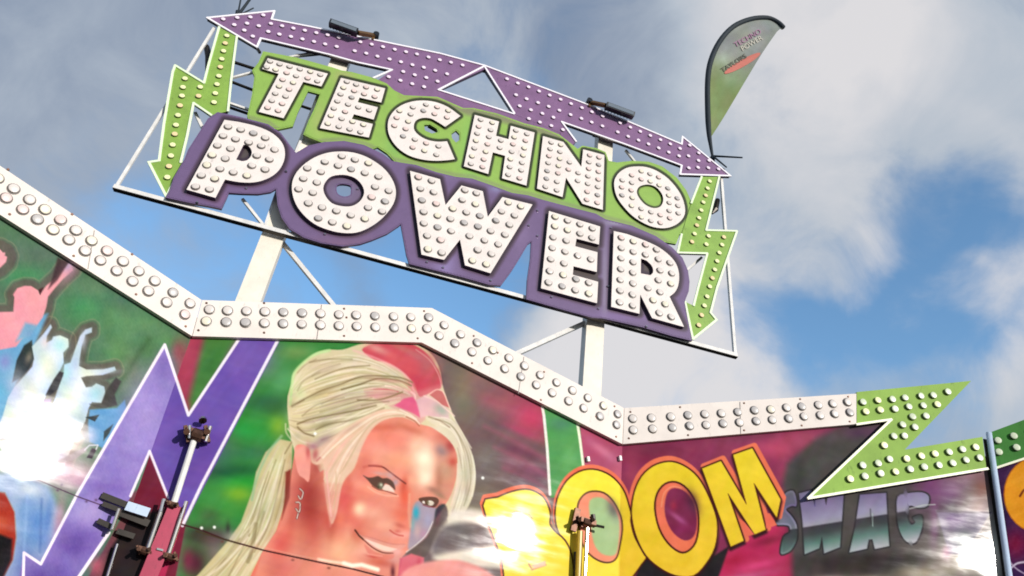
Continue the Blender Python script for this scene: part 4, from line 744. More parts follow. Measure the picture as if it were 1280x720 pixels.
    for p, w, c, a in (([(520, 524), (495, 515), (470, 520), (445, 536), (420, 556), (404, 572)], 2.4, (246, 226, 200), .8), ([(505, 519), (480, 521), (462, 532), (448, 552), (436, 575), (425, 592)], 1.8, (198, 170, 134), .7), ([(470, 524), (446, 545), (428, 566), (412, 590)], 1.6, (206, 180, 144), .7), ([(408, 590), (411, 620), (414, 645)], 2.2, (240, 176, 166), .8), ([(420, 590), (420, 612), (417, 635)], 2, (206, 170, 134), .6),
                      ([(455, 532), (430, 550), (408, 570)], 1.4, (212, 186, 150), .7), ([(396, 576), (400, 572)], 2.2, (190, 110, 104), .8), ([(500, 512), (515, 520), (524, 530)], 1.4, (250, 222, 204), .9), ([(508, 521), (518, 526), (524, 532)], 1.6, (170, 96, 70), .8)): b.line(p, c, w, .9, a, True)
    b.fill(cr([(532, 523), (545, 521), (562, 526), (575, 540), (588, 565), (594, 590), (592, 614), (584, 634), (573, 648), (560, 653), (566, 630), (570, 606), (572, 580), (569, 562), (558, 547), (541, 535), (536, 532), (545, 533)], 3), (222, 208, 178), 1.2)
    strands(b, [(538, 526), (562, 535), (573, 557), (574, 600), (564, 645)], [(542, 521), (566, 524), (588, 562), (593, 595), (580, 640)], 80, [(244, 234, 212), (168, 154, 126), (214, 200, 170), (232, 206, 190)], 1.2, .4)
    for p, w, c, a in (([(545, 524), (562, 530), (576, 548), (586, 575), (588, 605), (580, 632)], 1.6, (160, 148, 118), .7), ([(550, 530), (566, 540), (578, 562), (583, 590), (580, 616), (572, 640)], 1.4, (240, 230, 204), .8), ([(572, 560), (578, 590), (574, 615), (565, 640)], 1.3, (170, 150, 124), .6), ([(590, 570), (594, 592), (590, 620)], 1.4, (240, 232, 206), .8), ([(572, 580), (571, 606), (564, 632)], 2, (236, 206, 186), .8),
                      ([(536, 521), (550, 526), (562, 534)], 1.8, (120, 90, 66), .5), ([(566, 520), (576, 538), (589, 560)], 1.4, (234, 226, 200), .8)): b.line(p, c, w, .8, a, True)
    b.blob(569, 645, 5, 6, (176, 164, 190), .6)
    # pale sun glare painted into the mural, then the dark feather
    b.fill(cr([(560, 648), (580, 636), (610, 640), (640, 650), (700, 668), (712, 700), (640, 710), (560, 706), (540, 690)], 3), (226, 212, 194), 5)
    b.blob(640, 668, 44, 22, (250, 240, 214), .8)
    b.fill(cr([(548, 664), (566, 655), (590, 654), (606, 658), (613, 668), (626, 676), (610, 682), (585, 686), (562, 690), (540, 692)], 3), (112, 98, 98), 5); b.blob(618, 676, 9, 3, (150, 136, 134), .7); b.blob(565, 678, 14, 8, (92, 78, 76), .7); b.blob(600, 672, 10, 5, (150, 132, 132), .6)
    b.fill(cr([(500, 722), (520, 706), (555, 700), (585, 703), (620, 722), (640, 760), (500, 760)], 3), (232, 152, 142), 3)
    b.contrast(hair[:40]+[(470, 505), (400, 545), (372, 560)], (216, 202, 168), 1.25, 3, (-6, -8, -10)); b.contrast(lock, (210, 198, 160), 1.2, 2, (-6, -8, -10))
    for x, y, rx, ry, c, a, g in ((405, 531, 16, 4, (146, 134, 96), .6, -12), (430, 512, 26, 2.5, (160, 146, 110), .5, -16), (400, 492, 24, 2.5, (166, 150, 112), .5, -26), (366, 505, 5, 5, (170, 164, 120), .5, 0), (410, 462, 20, 3, (184, 164, 130), .6, -20), (372, 545, 6, 4, (176, 170, 140), .6, 20), (438, 536, 18, 3, (178, 150, 130), .5, -30),
                                  (489, 476, 20, 2.5, (206, 130, 126), .5, 6), (470, 494, 14, 3, (214, 140, 140), .6, -8), (583, 600, 3, 26, (150, 140, 112), .5, 0), (328, 640, 4, 30, (150, 146, 100), .45, 18), (345, 640, 3, 26, (176, 150, 104), .4, 14)): b.blob(x, y, rx, ry, c, a, g)
    # ---- the yellow word, painted across the fold
    word_boom(b)
    # purple bolt
    b.fill([(206, 431), (235.5, 519), (299, 423), (351, 423), (230, 657), (218, 655), (209, 620), (187, 564), (163, 622), (136, 666), (98, 722), (70, 790), (10, 800), (30, 689), (51, 706), (97, 617)], (106, 80, 162), .8)
    b.fill([(187, 567), (209, 622), (232, 656), (212, 760), (100, 760), (140, 668), (163, 624)], (112, 34, 52), 1); b.fill([(150, 660), (175, 640), (200, 640), (180, 700), (160, 760), (120, 760)], (44, 34, 34), 3)
    b.fill([(214, 636), (231, 640), (206, 722), (190, 760), (168, 760)], (178, 46, 84), 1.2); b.blob(222, 650, 6, 10, (120, 28, 50), .7)
    for x, y, rx, ry, c, a in ((255, 560, 30, 26, (92, 66, 150), .6), (320, 450, 24, 20, (124, 94, 170), .7), (200, 545, 12, 30, (116, 90, 172), .6)): b.blob(x, y, rx, ry, c, a)
    bolt_edges(b, (240, 230, 240))
    b.line([(215, 652), (250, 662), (280, 674), (330, 688), (400, 703), (440, 711), (479, 721), (560, 742)], (60, 30, 30), 2.0, .5)
    b.line([(398, 699), (414, 702), (430, 704)], (246, 226, 196), 3, 1.4, .9); b.line([(430, 704), (440, 707), (452, 706), (472, 712)], (252, 240, 214), 5, 1.5); b.line([(320, 682), (370, 694), (398, 699)], (226, 166, 140), 1.5, 1, .5); b.line([(245, 664), (300, 680)], (70, 60, 40), 1.6, .7)  # pale highlight along the seam is painted in
    for x, y in ((252, 660), (268, 659), (603.5, 597.5), (394, 542)): b.blob(x, y, 2.0, 2.0, (250, 248, 240), 1, 0, 2)
    for x, y in ((411, 710), (366, 700), (278, 677)): b.blob(x, y, 2.0, 1.4, (110, 60, 50), .8)
    return b

def word_boom(b):
    """the yellow comic lettering BOOM with salmon shadow and dark key line"""
    OR = (234, 116, 84); DK = (72, 28, 22)
    ye = lambda x, y: np.stack([np.where(x < 775, 246., 236.)+0*y, np.where(x < 775, 224., 202.)-.1*(y-620), np.where(x < 775, 66., 50.)+0*y], -1)
    Bl = cr([(604, 632), (622, 622), (640, 615), (657, 612), (671, 616), (681, 625), (687, 640), (687, 655), (693, 664), (706, 676), (714, 694), (717, 722), (716, 760), (640, 760), (628, 700)], 3)
    O1 = cr([(695, 634), (699, 618), (709, 601), (724, 590), (741, 587), (758, 592), (771, 602), (781, 617), (788, 640), (797, 668), (808, 693), (801, 706), (788, 724), (760, 760), (722, 760), (716, 700), (710, 682), (700, 668), (695, 652)], 3)
    O2 = cr(Z(760, 560, 4.5, [(134, 340), (152, 240), (190, 160), (250, 105), (320, 80), (380, 82), (445, 112), (502, 162), (550, 240), (600, 360), (615, 450), (600, 560), (550, 650), (480, 718), (380, 716), (290, 672), (215, 605), (165, 510), (140, 420)]), 3)
    Ml = Z(760, 560, 4.5, [(528, 115), (635, 72), (778, 315), (703, 38), (812, 0), (972, 290), (950, 395), (822, 200), (888, 460), (825, 487), (675, 257), (765, 522), (690, 556)])
    for q, dx, dy, g in ((Bl, -1, -3, 3.2), (O1, 0, -3, 3.4), (O2, -1, -3.5, 4), (Ml, 2.5, -2.5, 4)): b.fill([(x+dx, y+dy) for x, y in q], OR, .8, g)
    b.fill([(604, 630), (640, 610), (606, 622)], OR, 1, 1)
    b.fill([(688, 655), (697, 655), (700, 672), (690, 668)], (166, 130, 100), 1.2)
    b.fill([(800, 702), (815, 690), (850, 722), (900, 690), (912, 682), (895, 730), (860, 770), (780, 770)], (40, 34, 36), 2)
    b.fill([(x, y+3) for x, y in Ml], (46, 26, 30), 2.5, 2.0); b.fill([(x+1, y+3) for x, y in O2], (46, 26, 30), 2.5, 1.5)
    for q in (Ml, O1, O2, Bl): b.fill(q, DK, .7, 1.7); b.fill(q, ye, .7, -.3)
    b.line([(789, 646), (789, 654), (794, 672), (806, 694)], DK, 1.8, .6, 1, True)
    # counters
    h1 = cr([(722, 632), (729, 619), (740, 614), (755, 616), (767, 627), (776, 645), (778, 662), (775, 682), (771, 697), (763, 703), (751, 702), (738, 694), (728, 680), (723, 656)], 3)
    b.fill(h1, (92, 60, 40), .7, 1); b.fill(h1, (236, 142, 112), .8, -1.2); b.fill(cr([(737, 626), (752, 622), (766, 634), (774, 652), (773, 680), (768, 694), (752, 692), (742, 678), (738, 650)], 3), (166, 190, 134), 1.6); b.blob(766, 636, 7, 14, (104, 96, 96), .8, -20)
    h2 = cr(Z(760, 560, 4.5, [(262, 340), (275, 255), (320, 200), (385, 190), (450, 232), (500, 320), (512, 430), (495, 530), (450, 582), (400, 586), (335, 535), (285, 450)]), 3)
    b.fill(h2, DK, .7, .8); b.fill(h2, OR, .8, -1.6)
    i2 = cr(Z(760, 560, 4.5, [(318, 330), (335, 250), (375, 225), (440, 250), (488, 330), (500, 430), (480, 500), (430, 520), (370, 480), (330, 410)]), 3)
    b.fill(i2, (124, 42, 74), 1.2); b.blob(866, 628, 8, 16, (74, 40, 56), .85, -20); b.blob(848, 648, 14, 3.5, (174, 84, 132), .9, 38); b.blob(842, 632, 4, 6, (170, 50, 66), .6); b.blob(856, 660, 8, 6, (140, 40, 86), .7)
    b.line(Z(760, 560, 4.5, [(300, 330), (315, 255), (360, 218), (410, 224)]), (246, 166, 130), 1.2, .8, .7, True)
    b.line([(640, 641), (648, 638.5), (658, 640), (665, 648)], (120, 104, 80), 1.8, .9, .9, True); b.fill(cr([(640, 642), (652, 640), (664, 649), (655, 650)], 2), (206, 206, 180), 1)
    b.line([(661, 705), (665, 712), (682, 706)], (176, 110, 70), 2, .8); b.fill([(664, 706), (682, 701), (682, 707), (667, 711)], (236, 176, 140), 1)
    for q in (Z(760, 560, 4.5, [(745, 400), (768, 420), (820, 485), (775, 498)]), Z(760, 560, 4.5, [(882, 365), (910, 370), (948, 432), (892, 452)])): b.fill(q, (232, 108, 84), .8, .4)

def paint_C(X, Y):
    b = Brush(X, Y, (134, 52, 82))
    for x, y, rx, ry, c, a in ((800, 570, 40, 12, (128, 40, 66), .8), (820, 562, 26, 8, (110, 50, 70), .6), (790, 590, 10, 30, (160, 66, 92), .8), (900, 555, 50, 14, (146, 60, 90), .7), (970, 560, 34, 14, (196, 78, 108), .85), (1000, 548, 30, 10, (176, 76, 104), .8), (930, 545, 40, 8, (116, 62, 86), .6), (985, 590, 14, 20, (168, 66, 92), .7), (1050, 545, 30, 10, (128, 72, 96), .6)): b.blob(x, y, rx, ry, c, a, -6)
    b.fill([(896, 700), (912, 682), (975, 640), (1020, 640), (1020, 770), (860, 770)], (186, 46, 88), 4); b.blob(915, 700, 22, 7, (160, 28, 56), .8, -12); b.blob(950, 706, 26, 5, (224, 70, 126), .8, -14); b.blob(930, 722, 40, 6, (206, 110, 150), .7, -12); b.blob(960, 676, 20, 6, (120, 30, 56), .8, -14)
    b.fill([(1110, 500), (1060, 528), (1020, 548), (984, 580), (978, 606), (982, 640), (990, 700), (992, 770), (1300, 780), (1300, 560), (1200, 560), (1120, 540)], (78, 72, 70), 6)
    for x, y, rx, ry, c, a in ((1080, 540, 30, 8, (92, 58, 84), .8), (1010, 590, 20, 20, (74, 76, 72), .7), (1130, 640, 14, 40, (62, 54, 54), .8), (1060, 710, 60, 14, (56, 48, 44), .9), (1160, 600, 40, 10, (88, 66, 88), .8), (1185, 612, 22, 20, (142, 96, 136), .9), (1210, 590, 30, 16, (168, 122, 136), .8), (1168, 650, 6, 50, (134, 88, 128), .7),
                               (1222, 640, 18, 26, (226, 200, 190), .9), (1200, 700, 50, 22, (222, 206, 184), .9), (1150, 716, 30, 10, (176, 160, 134), .8), (1244, 690, 14, 40, (250, 244, 224), .8), (1228, 610, 12, 14, (150, 92, 84), .7), (1040, 722, 20, 4, (156, 136, 130), .7), (1090, 722, 24, 4, (150, 136, 120), .6)): b.blob(x, y, rx, ry, c, a)  # palest blobs near the right edge are painted sun glare
    b.blob(1160, 612, 16, 30, (126, 70, 116), .8, 12); b.blob(1000, 620, 12, 40, (60, 60, 58), .8); b.blob(1100, 700, 80, 10, (44, 36, 36), .8); b.blob(985, 660, 10, 14, (120, 44, 70), .6); b.blob(1145, 566, 50, 10, (70, 52, 66), .7)
    tri = [(1170, 638), (1238, 641), (1222, 668), (1204, 694), (1186, 692)]
    b.fill(tri, (134, 122, 140), 2); b.blob(1192, 650, 12, 8, (120, 84, 136), .8); b.blob(1206, 676, 12, 12, (118, 134, 124), .9); b.line([(1172, 639), (1240, 641)], (96, 78, 92), 2.2, 1, .9); b.line([(1240, 641), (1206, 694), (1188, 694)], (226, 214, 206), 1.2, 1, .6); b.blob(1183, 690, 5, 8, (170, 86, 130), .7)
    # chrome lettering SWAG
    def chrome(x, y):
        return chrome0(x, y)*.80+np.array([14, 8, 12])
    def chrome0(x, y):
        v = (y+.16*(x-1050)); st = np.array([575, 606, 622, 645, 651, 653, 662, 674, 690, 700.])
        cc = np.array([(150, 160, 166), (126, 130, 150), (132, 122, 164), (170, 170, 196), (176, 178, 190), (58, 58, 62), (66, 78, 74), (98, 144, 128), (196, 206, 206), (226, 228, 226)], float)
        return np.stack([np.interp(v, st, cc[:, k]) for k in range(3)], -1)
    S = cr(Z(950, 580, 5.144, [(165, 185), (215, 172), (236, 232), (232, 272), (205, 270), (168, 292), (200, 330), (236, 392), (238, 480), (205, 548), (165, 575), (132, 572), (150, 470), (190, 440), (186, 400), (150, 392), (104, 385), (120, 300), (140, 240)]), 3)
    Wl = Z(950, 580, 5.144, [(250, 188), (332, 168), (350, 262), (358, 200), (410, 190), (425, 262), (440, 180), (540, 172), (530, 330), (515, 535), (412, 576), (398, 470), (382, 542), (286, 582), (272, 360)])
    Al = Z(950, 580, 5.144, [(642, 196), (812, 185), (820, 360), (832, 528), (738, 548), (722, 485), (700, 488), (688, 545), (574, 570), (612, 400)])
    G = cr(Z(900, 560, 3.368, [(748, 205), (790, 190), (850, 186), (880, 205), (872, 245), (835, 252), (795, 245), (790, 300), (806, 322), (822, 312), (812, 292), (848, 284), (852, 330), (830, 390), (805, 402), (775, 385), (752, 335), (744, 270)]), 3)
    for q in (S, Wl, Al, G): b.fill(q, (48, 44, 46), 1.2, 1.8); b.fill(q, chrome, .8, -.2)
    b.line(Z(950, 580, 5.144, [(710, 290), (714, 385)]), (52, 52, 56), 1.2, .8, .8); b.line(Z(950, 580, 5.144, [(723, 320), (725, 400)]), (176, 196, 190), 1, .7, .8)
    b.fill(S, (70, 78, 78), 2, -2, .45); b.line(Z(900, 560, 3.368, [(790, 258), (860, 240), (905, 238)]), (196, 200, 196), 1.4, .8, .8)
    b.line(Z(950, 580, 5.144, [(352, 215), (352, 270)]), (88, 74, 130), 1.4, .8, .8)
    word_boom(b); return b

def paint_D(X, Y):
    b = Brush(X, Y, (58, 32, 74))
    b.blob(1270, 680, 20, 20, (126, 26, 60), .9); b.blob(1250, 650, 10, 26, (40, 24, 50), .8)
    c = [(1299+44*math.cos(a), 618+48*math.sin(a)) for a in np.linspace(0, 6.28, 30, endpoint=False)]
    b.fill(c, (234, 152, 36), .9); b.blob(1290, 600, 20, 12, (244, 172, 60), .7); b.ringline(c, (180, 96, 30), 0, 1.2, .6)
    b.line([(1275, 620), (1281, 612), (1290, 613)], (110, 44, 20), 2.6, .8, 1, True)
    b.line([(1262, 712), (1272, 704), (1290, 702)], (214, 196, 214), 2.2, .8, 1, True); b.line([(1262, 702), (1272, 712), (1290, 722)], (190, 170, 190), 1.6, .8, 1, True)
    return b

# panel things -----------------------------------------------------------
def panel(name_label, plane, left, right, top, paint, base_xy):
    t = thing('facade_panel', name_label, 'painted panel', plane.P(*base_xy, 0)*np.array([1, 1, 0])+np.array([0, 0, 0.]), 'folding painted panels of the ride front')
    # backing plate
    tp = [(x, y) for x, y in top]; L = [(float(left(YB)), YB)]; Rr = [(float(right(YB)), YB)]
    MB().slab(plane, [tp+Rr+L], -.002, .05).build('backing_plate', M['lower'], t)
    mural(plane, left, right, tp, YB, paint, t, name='mural')
    a = plane.P(float(left(YB)), YB, 0.0); c = plane.P(float(right(YB)), YB, 0.0); b = MB()
    V = [a, c, np.array([c[0], c[1], .12]), np.array([a[0], a[1], .12])]; V = [v-plane.n*.004 for v in V]; V += [v-plane.n*.05 for v in V]
    b.add(V, [(0, 3, 2, 1), (4, 5, 6, 7), (0, 1, 5, 4), (1, 2, 6, 5), (2, 3, 7, 6), (3, 0, 4, 7)]).build('lower_board', M['lower'], t)
    return t
TA = [(float(fA0(250)), 150), (0, 238), (246, 398)]
TB = [(float(fAB(398)), 398), (265, 400), (534, 406), (778, 532)]
TC = [(778, 532), (1073, 508), (1104, 508), (1228, 548)]
topA = [(-60, 198), (0, 238), (248, 398)]
panA = panel('left facade panel painted with pink and white dancers, a sloping white bulb strip on top', PA, lambda y: -60-.0*np.asarray(y, float), fAB, topA, paint_A, (100, 600))
panB = panel('centre facade panel painted with a smiling blonde woman, under the peaked white bulb strip', PB, fAB, fBC, TB, paint_B, (520, 650))
panC = panel('right facade panel painted with chrome SWAG lettering, white bulb strip ending in a green zigzag', PC, fBC, fCD, [(778, 532), (1104, 508), (1120, 530), (1124, 578), (1228, 570)], paint_C, (1000, 650))
panD = panel('panel at the right picture edge with an orange disc below a dark green bulb strip', PD, lambda y: 1238+.142*(np.asarray(y, float)-545), lambda y: 1330+.0*np.asarray(y, float), [(1240, 560), (1330, 528)], paint_D, (1280, 650))

def strip(plane, poly, m, parent, h=.05, th=.045, side=None): return MB().slab(plane, [poly], h, th, 0, 1 if side else 0).build('bulb_strip', [M[m]]+([M[side]] if side else []), parent)
sA = strip(PA, [(-70, 160.5), (252, 375), (240, 420), (-70, 224)], 'white', panA)
sB = strip(PB, [(252.6, 375), (540, 385), (780, 510), (778, 555), (527, 428), (240.6, 420)], 'white', panB)
sC = strip(PC, [(780.6, 510), (1070.5, 492), (1070.5, 530), (778.6, 555)], 'white', panC)
zC = strip(PC, [(1071, 490), (1214, 476), (1131, 562), (1228, 546), (1233, 585), (1011, 622), (1114, 525), (1071, 529.5)], 'zig', panC, .052, .05)
sD = strip(PD, [(1239, 540), (1330, 506), (1330, 556), (1245, 584)], 'deepgreen', panD)
trim(PC, [[(1071, 530.5), (1114, 524.5), (1010, 623), (1234, 586)]], .056, .022, 'cream', zC)
trim(PD, [[(1245, 585), (1330, 557)]], .055, .02, 'cream', sD)
RB = .043
def capsfor(parent, plane, pts, r, h, kinds, wts):
    for x, y in pts: cap_at(parent, plane, x, y, h, r, random.choices(kinds, wts)[0])

Atop = Z(0, 180, 2.769, [(47, 156), (102, 194), (155, 228), (209, 264), (262, 300), (316, 336), (370, 371), (425, 407), (480, 441), (535, 475), (598, 515), (657, 553), (-8, 120), (-62, 84)])
Abot = Z(0, 180, 2.769, [(21, 188), (78, 228), (129, 262), (183, 298), (238, 333), (294, 371), (347, 404), (403, 440), (458, 476), (513, 510), (576, 549), (639, 591), (-34, 150), (-88, 114)])
capsfor(sA, PA, Atop+Abot, .043, .05, 'wdqc', (8, 1, 1, 2))
Bpts = Z(240, 360, 3, [(65, 82), (133, 86), (204, 88), (273, 90), (342, 92), (412, 95), (481, 97), (550, 101), (615, 103), (685, 106), (755, 108), (820, 110), (887, 111), (53, 126), (128, 129), (200, 131), (271, 133), (341, 135), (411, 137), (481, 140), (550, 143), (617, 145), (687, 148), (757, 150), (822, 153), (880, 153), (945, 140), (926, 180)])
Bpts += Z(560, 380, 3.2733, [(51, 125), (118, 159), (182, 190), (248, 222), (312, 254), (376, 292), (443, 322), (508, 355), (571, 385), (635, 417), (693, 451), (27, 162), (97, 197), (162, 232), (231, 266), (297, 298), (360, 332), (425, 364), (492, 398), (554, 427), (621, 460), (689, 495)])
capsfor(sB, PB, Bpts, RB, .05, 'wdc', (7, 2.5, 1))
Cpts = Z(760, 440, 4.5, [(138, 376), (244, 372), (352, 366), (448, 357), (543, 351), (636, 347), (728, 339), (822, 329), (914, 325), (1003, 315), (1088, 308), (1181, 300), (141, 440), (250, 434), (360, 427), (458, 417), (550, 412), (645, 404), (738, 398), (832, 390), (922, 383), (1015, 376), (1100, 364), (1192, 358)])+[(1040.6, 505), (1059, 503), (1043, 517.5), (1062, 515.8)]
capsfor(sC, PC, Cpts, .044, .05, 'wdc', (6, 2, 2))
Gpts = Z(960, 440, 3.6, [(424, 228), (491, 220), (556, 215), (613, 208), (684, 200), (740, 197), (805, 181), (437, 271), (502, 263), (567, 258), (630, 248), (695, 243), (758, 238), (647, 294), (707, 290), (602, 330), (657, 340), (563, 381), (610, 379), (519, 422),
      (422, 512), (492, 503), (543, 484), (619, 482), (686, 470), (747, 460), (811, 452), (871, 440), (930, 430), (366, 573), (432, 561), (503, 548), (570, 541), (636, 529), (699, 519), (765, 511), (827, 502), (887, 488), (948, 478)])
capsfor(zC, PC, Gpts, .034, .052, 'gy', (4, 1))
capsfor(sD, PD, Z(960, 440, 3.6, [(1032, 400), (1103, 380), (1036, 452), (1115, 432), (1180, 358), (1192, 408), (1255, 335), (1268, 384)]), .034, .05, 'g', (1,))

def screws(plane, pts, parent, h=.05):
    for x, y in pts:
        p = plane.P(x, y, h-.002); MB().tube([p, p+plane.n*.008], [.011, .008], 8).build('screw', M['rust'], parent)
screws(PA, [(10, 212), (12, 268), (90, 268), (92, 320), (165, 318), (170, 368), (236, 374), (232, 408)], sA)
screws(PB, [(258, 379), (248, 413), (330, 379), (330, 416), (433, 397), (430, 386), (430, 420), (530, 389), (522, 423), (592, 420), (590, 454), (622, 441), (680, 465), (676, 500), (745, 521), (768, 508), (770, 546)], sB)
screws(PC, [(788, 515), (786, 548), (850, 509), (860, 544), (930, 504), (930, 538), (1000, 499), (1002, 532), (1060, 496), (1062, 527)], sC)
for pl, q, par in ((PA, ((118, 288), (110, 336)), sA), (PB, ((402, 381), (396, 424)), sB), (PB, ((655, 446), (648, 492)), sB), (PC, ((925, 502.5), (926, 542)), sC)):
    MB().bar(pl.P(*q[0], .0515), pl.P(*q[1], .0515), .005, .004, pl.n).build('strip_joint', M['ring'], par)
# hardware on the panels --------------------------------------------------
def tubes(plane, lst, m, parent, name, seg=8):
    b = MB()
    for (p0, p1, h0, h1, r) in lst: b.tube([plane.P(*p0, h0), plane.P(*p1, h1)], r, seg)
    return b.build(name, M[m] if isinstance(m, str) else m, parent, smooth=False)
def bracket(plane, c, parent, s=1.):
    """clamp: body, two jaws with bolts"""
    x, y = c; b = MB()
    b.bar(plane.P(x-12*s, y-3*s, .07), plane.P(x+12*s, y+4*s, .07), .05*s, .09, plane.n)
    for q in (-11, 11):
        b.bar(plane.P(x+q*s-2, y-9*s, .06), plane.P(x+q*s+2, y+9*s, .06), .022*s, .05, plane.n)
        b.tube([plane.P(x+q*s, y-3*s, .05), plane.P(x+q*s, y-3*s, .15)], .02*s, 8)
    b.tube([plane.P(x-5*s, y-1*s, .1), plane.P(x+6*s, y+3*s, .1)], .04*s, 10)
    return b.build('clamp', M['rust'], parent)
k1 = bracket(PB, (246, 543), panB, 1.15)
tubes(PB, [((237, 532), (237, 548), .11, .11, .012), ((263, 533), (257, 552), .11, .11, .014)], 'chrome', k1, 'clamp_bolt'); tubes(PB, [((253.5, 524), (253.5, 526), .07, .08, .03)], 'chrome', k1, 'clamp_nut')
tubes(PB, [((243, 549), (217, 630), .09, .09, .022)], 'steel_w', panB, 'lock_rod', 10)
bracket(PB, (216, 631), panB, .5)
tubes(PB, [((205, 624), (201, 640), .1, .11, .014), ((201, 640), (185, 686), .11, .1, .014)], 'chrome', panB, 'tie_rod'); tubes(PB, [((233, 627), (226, 648), .1, .11, .014), ((226, 648), (211, 693), .11, .1, .014)], 'chrome', panB, 'tie_rod')
MB().bar(PB.P(221, 634, .05), PB.P(180, 735, .05), .11, .07, PB.n).build('red_post', M['crimson'], panB)
bracket(PB, (180, 688), panB, .62); bracket(PB, (213, 696), panB, .62)
MB().bar(PB.P(196, 686, .092), PB.P(204, 688, .092), .012, .012, PB.n).build('cross_pin', M['chrome'], panB)
b = MB()
b.bar(PB.P(127, 619, .08), PB.P(160, 632, .08), .04, .02, PB.n); b.bar(PB.P(128, 630, .09), PB.P(150, 638, .09), .03, .03, PB.n); b.bar(PB.P(122, 651, .09), PB.P(142, 660, .09), .034, .03, PB.n)
b.bar(PB.P(150, 641, .05), PB.P(186, 655, .05), .045, .03, PB.n); b.bar(PB.P(146, 664, .05), PB.P(168, 671, .05), .035, .03, PB.n)
cl = b.build('corner_latch', M['dark'], panA)
tubes(PB, [((149, 636), (140, 662), .15, .15, .012), ((147, 680), (134, 722), .08, .08, .01)], 'chrome', cl, 'latch_rod')
MB().bar(PB.P(158, 632, .1), PB.P(186, 641, .1), .06, .01, PB.n).build('steel_plate', M['pale'], cl)
# centre clamp on the fold of the letter O
k2 = bracket(PB, (733, 652), panB, .78)
MB().bar(PB.P(722, 636, .04), PB.P(716, 664, .04), .05, .03, PB.n).build('side_plate', M['rust'], k2)
tubes(PB, [((745, 657), (755, 659), .09, .1, .012), ((741, 643), (742, 650), .09, .09, .02)], 'dark', k2, 'clamp_pin')
tubes(PB, [((734, 660), (729.5, 745), .12, .12, .016)], 'chrome', panB, 'support_rod', 10); tubes(PB, [((725, 664), (722, 745), .07, .07, .026)], 'yellow', panB, 'yellow_rod', 10); tubes(PB, [((720, 690), (720, 745), .03, .03, .02)], 'dark', panB, 'dark_rod')
for (x, y) in ((775, 573), (735, 574)): MB().bar(PB.P(x-.4, y-3, .02), PB.P(x+.4, y+3, .02), .022, .03, PB.n).build('fold_hinge', M['steel_w'], panB)

pt = thing('metal_pole', 'slim pale blue-grey pole over the joint between the right panel and the edge panel', 'pole', PC.P(1262, 722, .15)*np.array([1, 1, 0]))
a = PC.P(1236, 541, .05); c = PC.P(1262, 724, .06); dn = nrm(c-a); e = c+dn*(c[2]-.02)/-dn[2]
MB().tube([a, e], .027, 12).build('tube', M['pale'], pt, smooth=True)
MB().bar(PC.P(1231, 549, .012), PC.P(1256.5, 722, .012), .03, .012, PC.n).build('joint_strip', M['dark'], pt)

# ------------------------------------------------------------------ ground, camera, light, sky
g = MB().add([(-900, -900, 0), (900, -900, 0), (900, 900, 0), (-900, 900, 0)], [(0, 1, 2, 3)]).build('ground', M['ground'], None, kind='structure')
cam = bpy.data.cameras.new('camera'); co = bpy.data.objects.new('camera', cam); COL.objects.link(co); scene.camera = co
cam.sensor_width = 36; cam.lens = 36*F/1280; cam.clip_start = .05; cam.clip_end = 5000
co.matrix_world = Matrix.Translation(CAM.tolist()) @ Matrix(R.tolist()).to_4x4()

nB = PB.n; dg_ = nrm(rays(640, 668)); SUN = nrm(dg_-2*(dg_@nB)*nB)
sl = bpy.data.lights.new('sun', 'SUN'); sl.energy = 3.3; sl.angle = math.radians(.55); sl.color = (1, .955, .9)
so = bpy.data.objects.new('sun', sl); COL.objects.link(so); so.rotation_euler = Vector(SUN.tolist()).to_track_quat('Z', 'Y').to_euler()

w = bpy.data.worlds.new('World'); scene.world = w; w.use_nodes = True; nt = w.node_tree; nd = nt.nodes; lk = nt.links
bg = nd['Background']; sky = nd.new('ShaderNodeTexSky'); sky.sky_type = 'NISHITA'; sky.sun_disc = False
sky.sun_elevation = math.asin(SUN[2]); sky.sun_rotation = math.atan2(SUN[0], SUN[1]); sky.air_density = 1.0; sky.dust_density = .3; sky.ozone_density = 1.5
tint = nd.new('ShaderNodeVectorMath'); tint.operation = 'MULTIPLY'; tint.inputs[1].default_value = (.93, 1.17, 1.30); lk.new(sky.outputs[0], tint.inputs[0]); lk.new(tint.outputs[0], bg.inputs[0]); bg.inputs[1].default_value = .15
tc = nd.new('ShaderNodeTexCoord')
def vm(op, a, bb=None):
    n = nd.new('ShaderNodeVectorMath'); n.operation = op
    for i, q in enumerate((a, bb)):
        if q is None: continue
        if isinstance(q, (tuple, list)): n.inputs[i].default_value = q
        else: lk.new(q, n.inputs[i])
    return n
def ma(op, a, bb=None, clamp=False):
    n = nd.new('ShaderNodeMath'); n.operation = op; n.use_clamp = clamp
    for i, q in enumerate((a, bb)):
        if q is None: continue
        if isinstance(q, (int, float)): n.inputs[i].default_value = q
        else: lk.new(q, n.inputs[i])
    return n.outputs[0]
dirv = vm('NORMALIZE', tc.outputs['Generated']).outputs[0]
def noise(scale, det, off, rough=.55, dist=0.):
    m = vm('ADD', dirv, off).outputs[0]; n = nd.new('ShaderNodeTexNoise'); n.inputs['Scale'].default_value = scale; n.inputs['Detail'].default_value = det
    n.inputs['Roughness'].default_value = rough; n.inputs['Distortion'].default_value = dist; lk.new(m, n.inputs['Vector']); return n.outputs['Fac']
n1 = noise(3.2, 6, (3.1, 1.7, .4), .55, .8); n2 = noise(7., 10, (7.3, 2.2, 5.), .6, .6); n3 = noise(2.2, 4, (1.2, 8.7, 3.1), .5)
wob = vm('SCALE', vm('SUBTRACT', nd.new('ShaderNodeTexNoise').outputs['Color'], (.5, .5, .5)).outputs[0]); wn = [q for q in nd if q.type == 'TEX_NOISE'][-1]
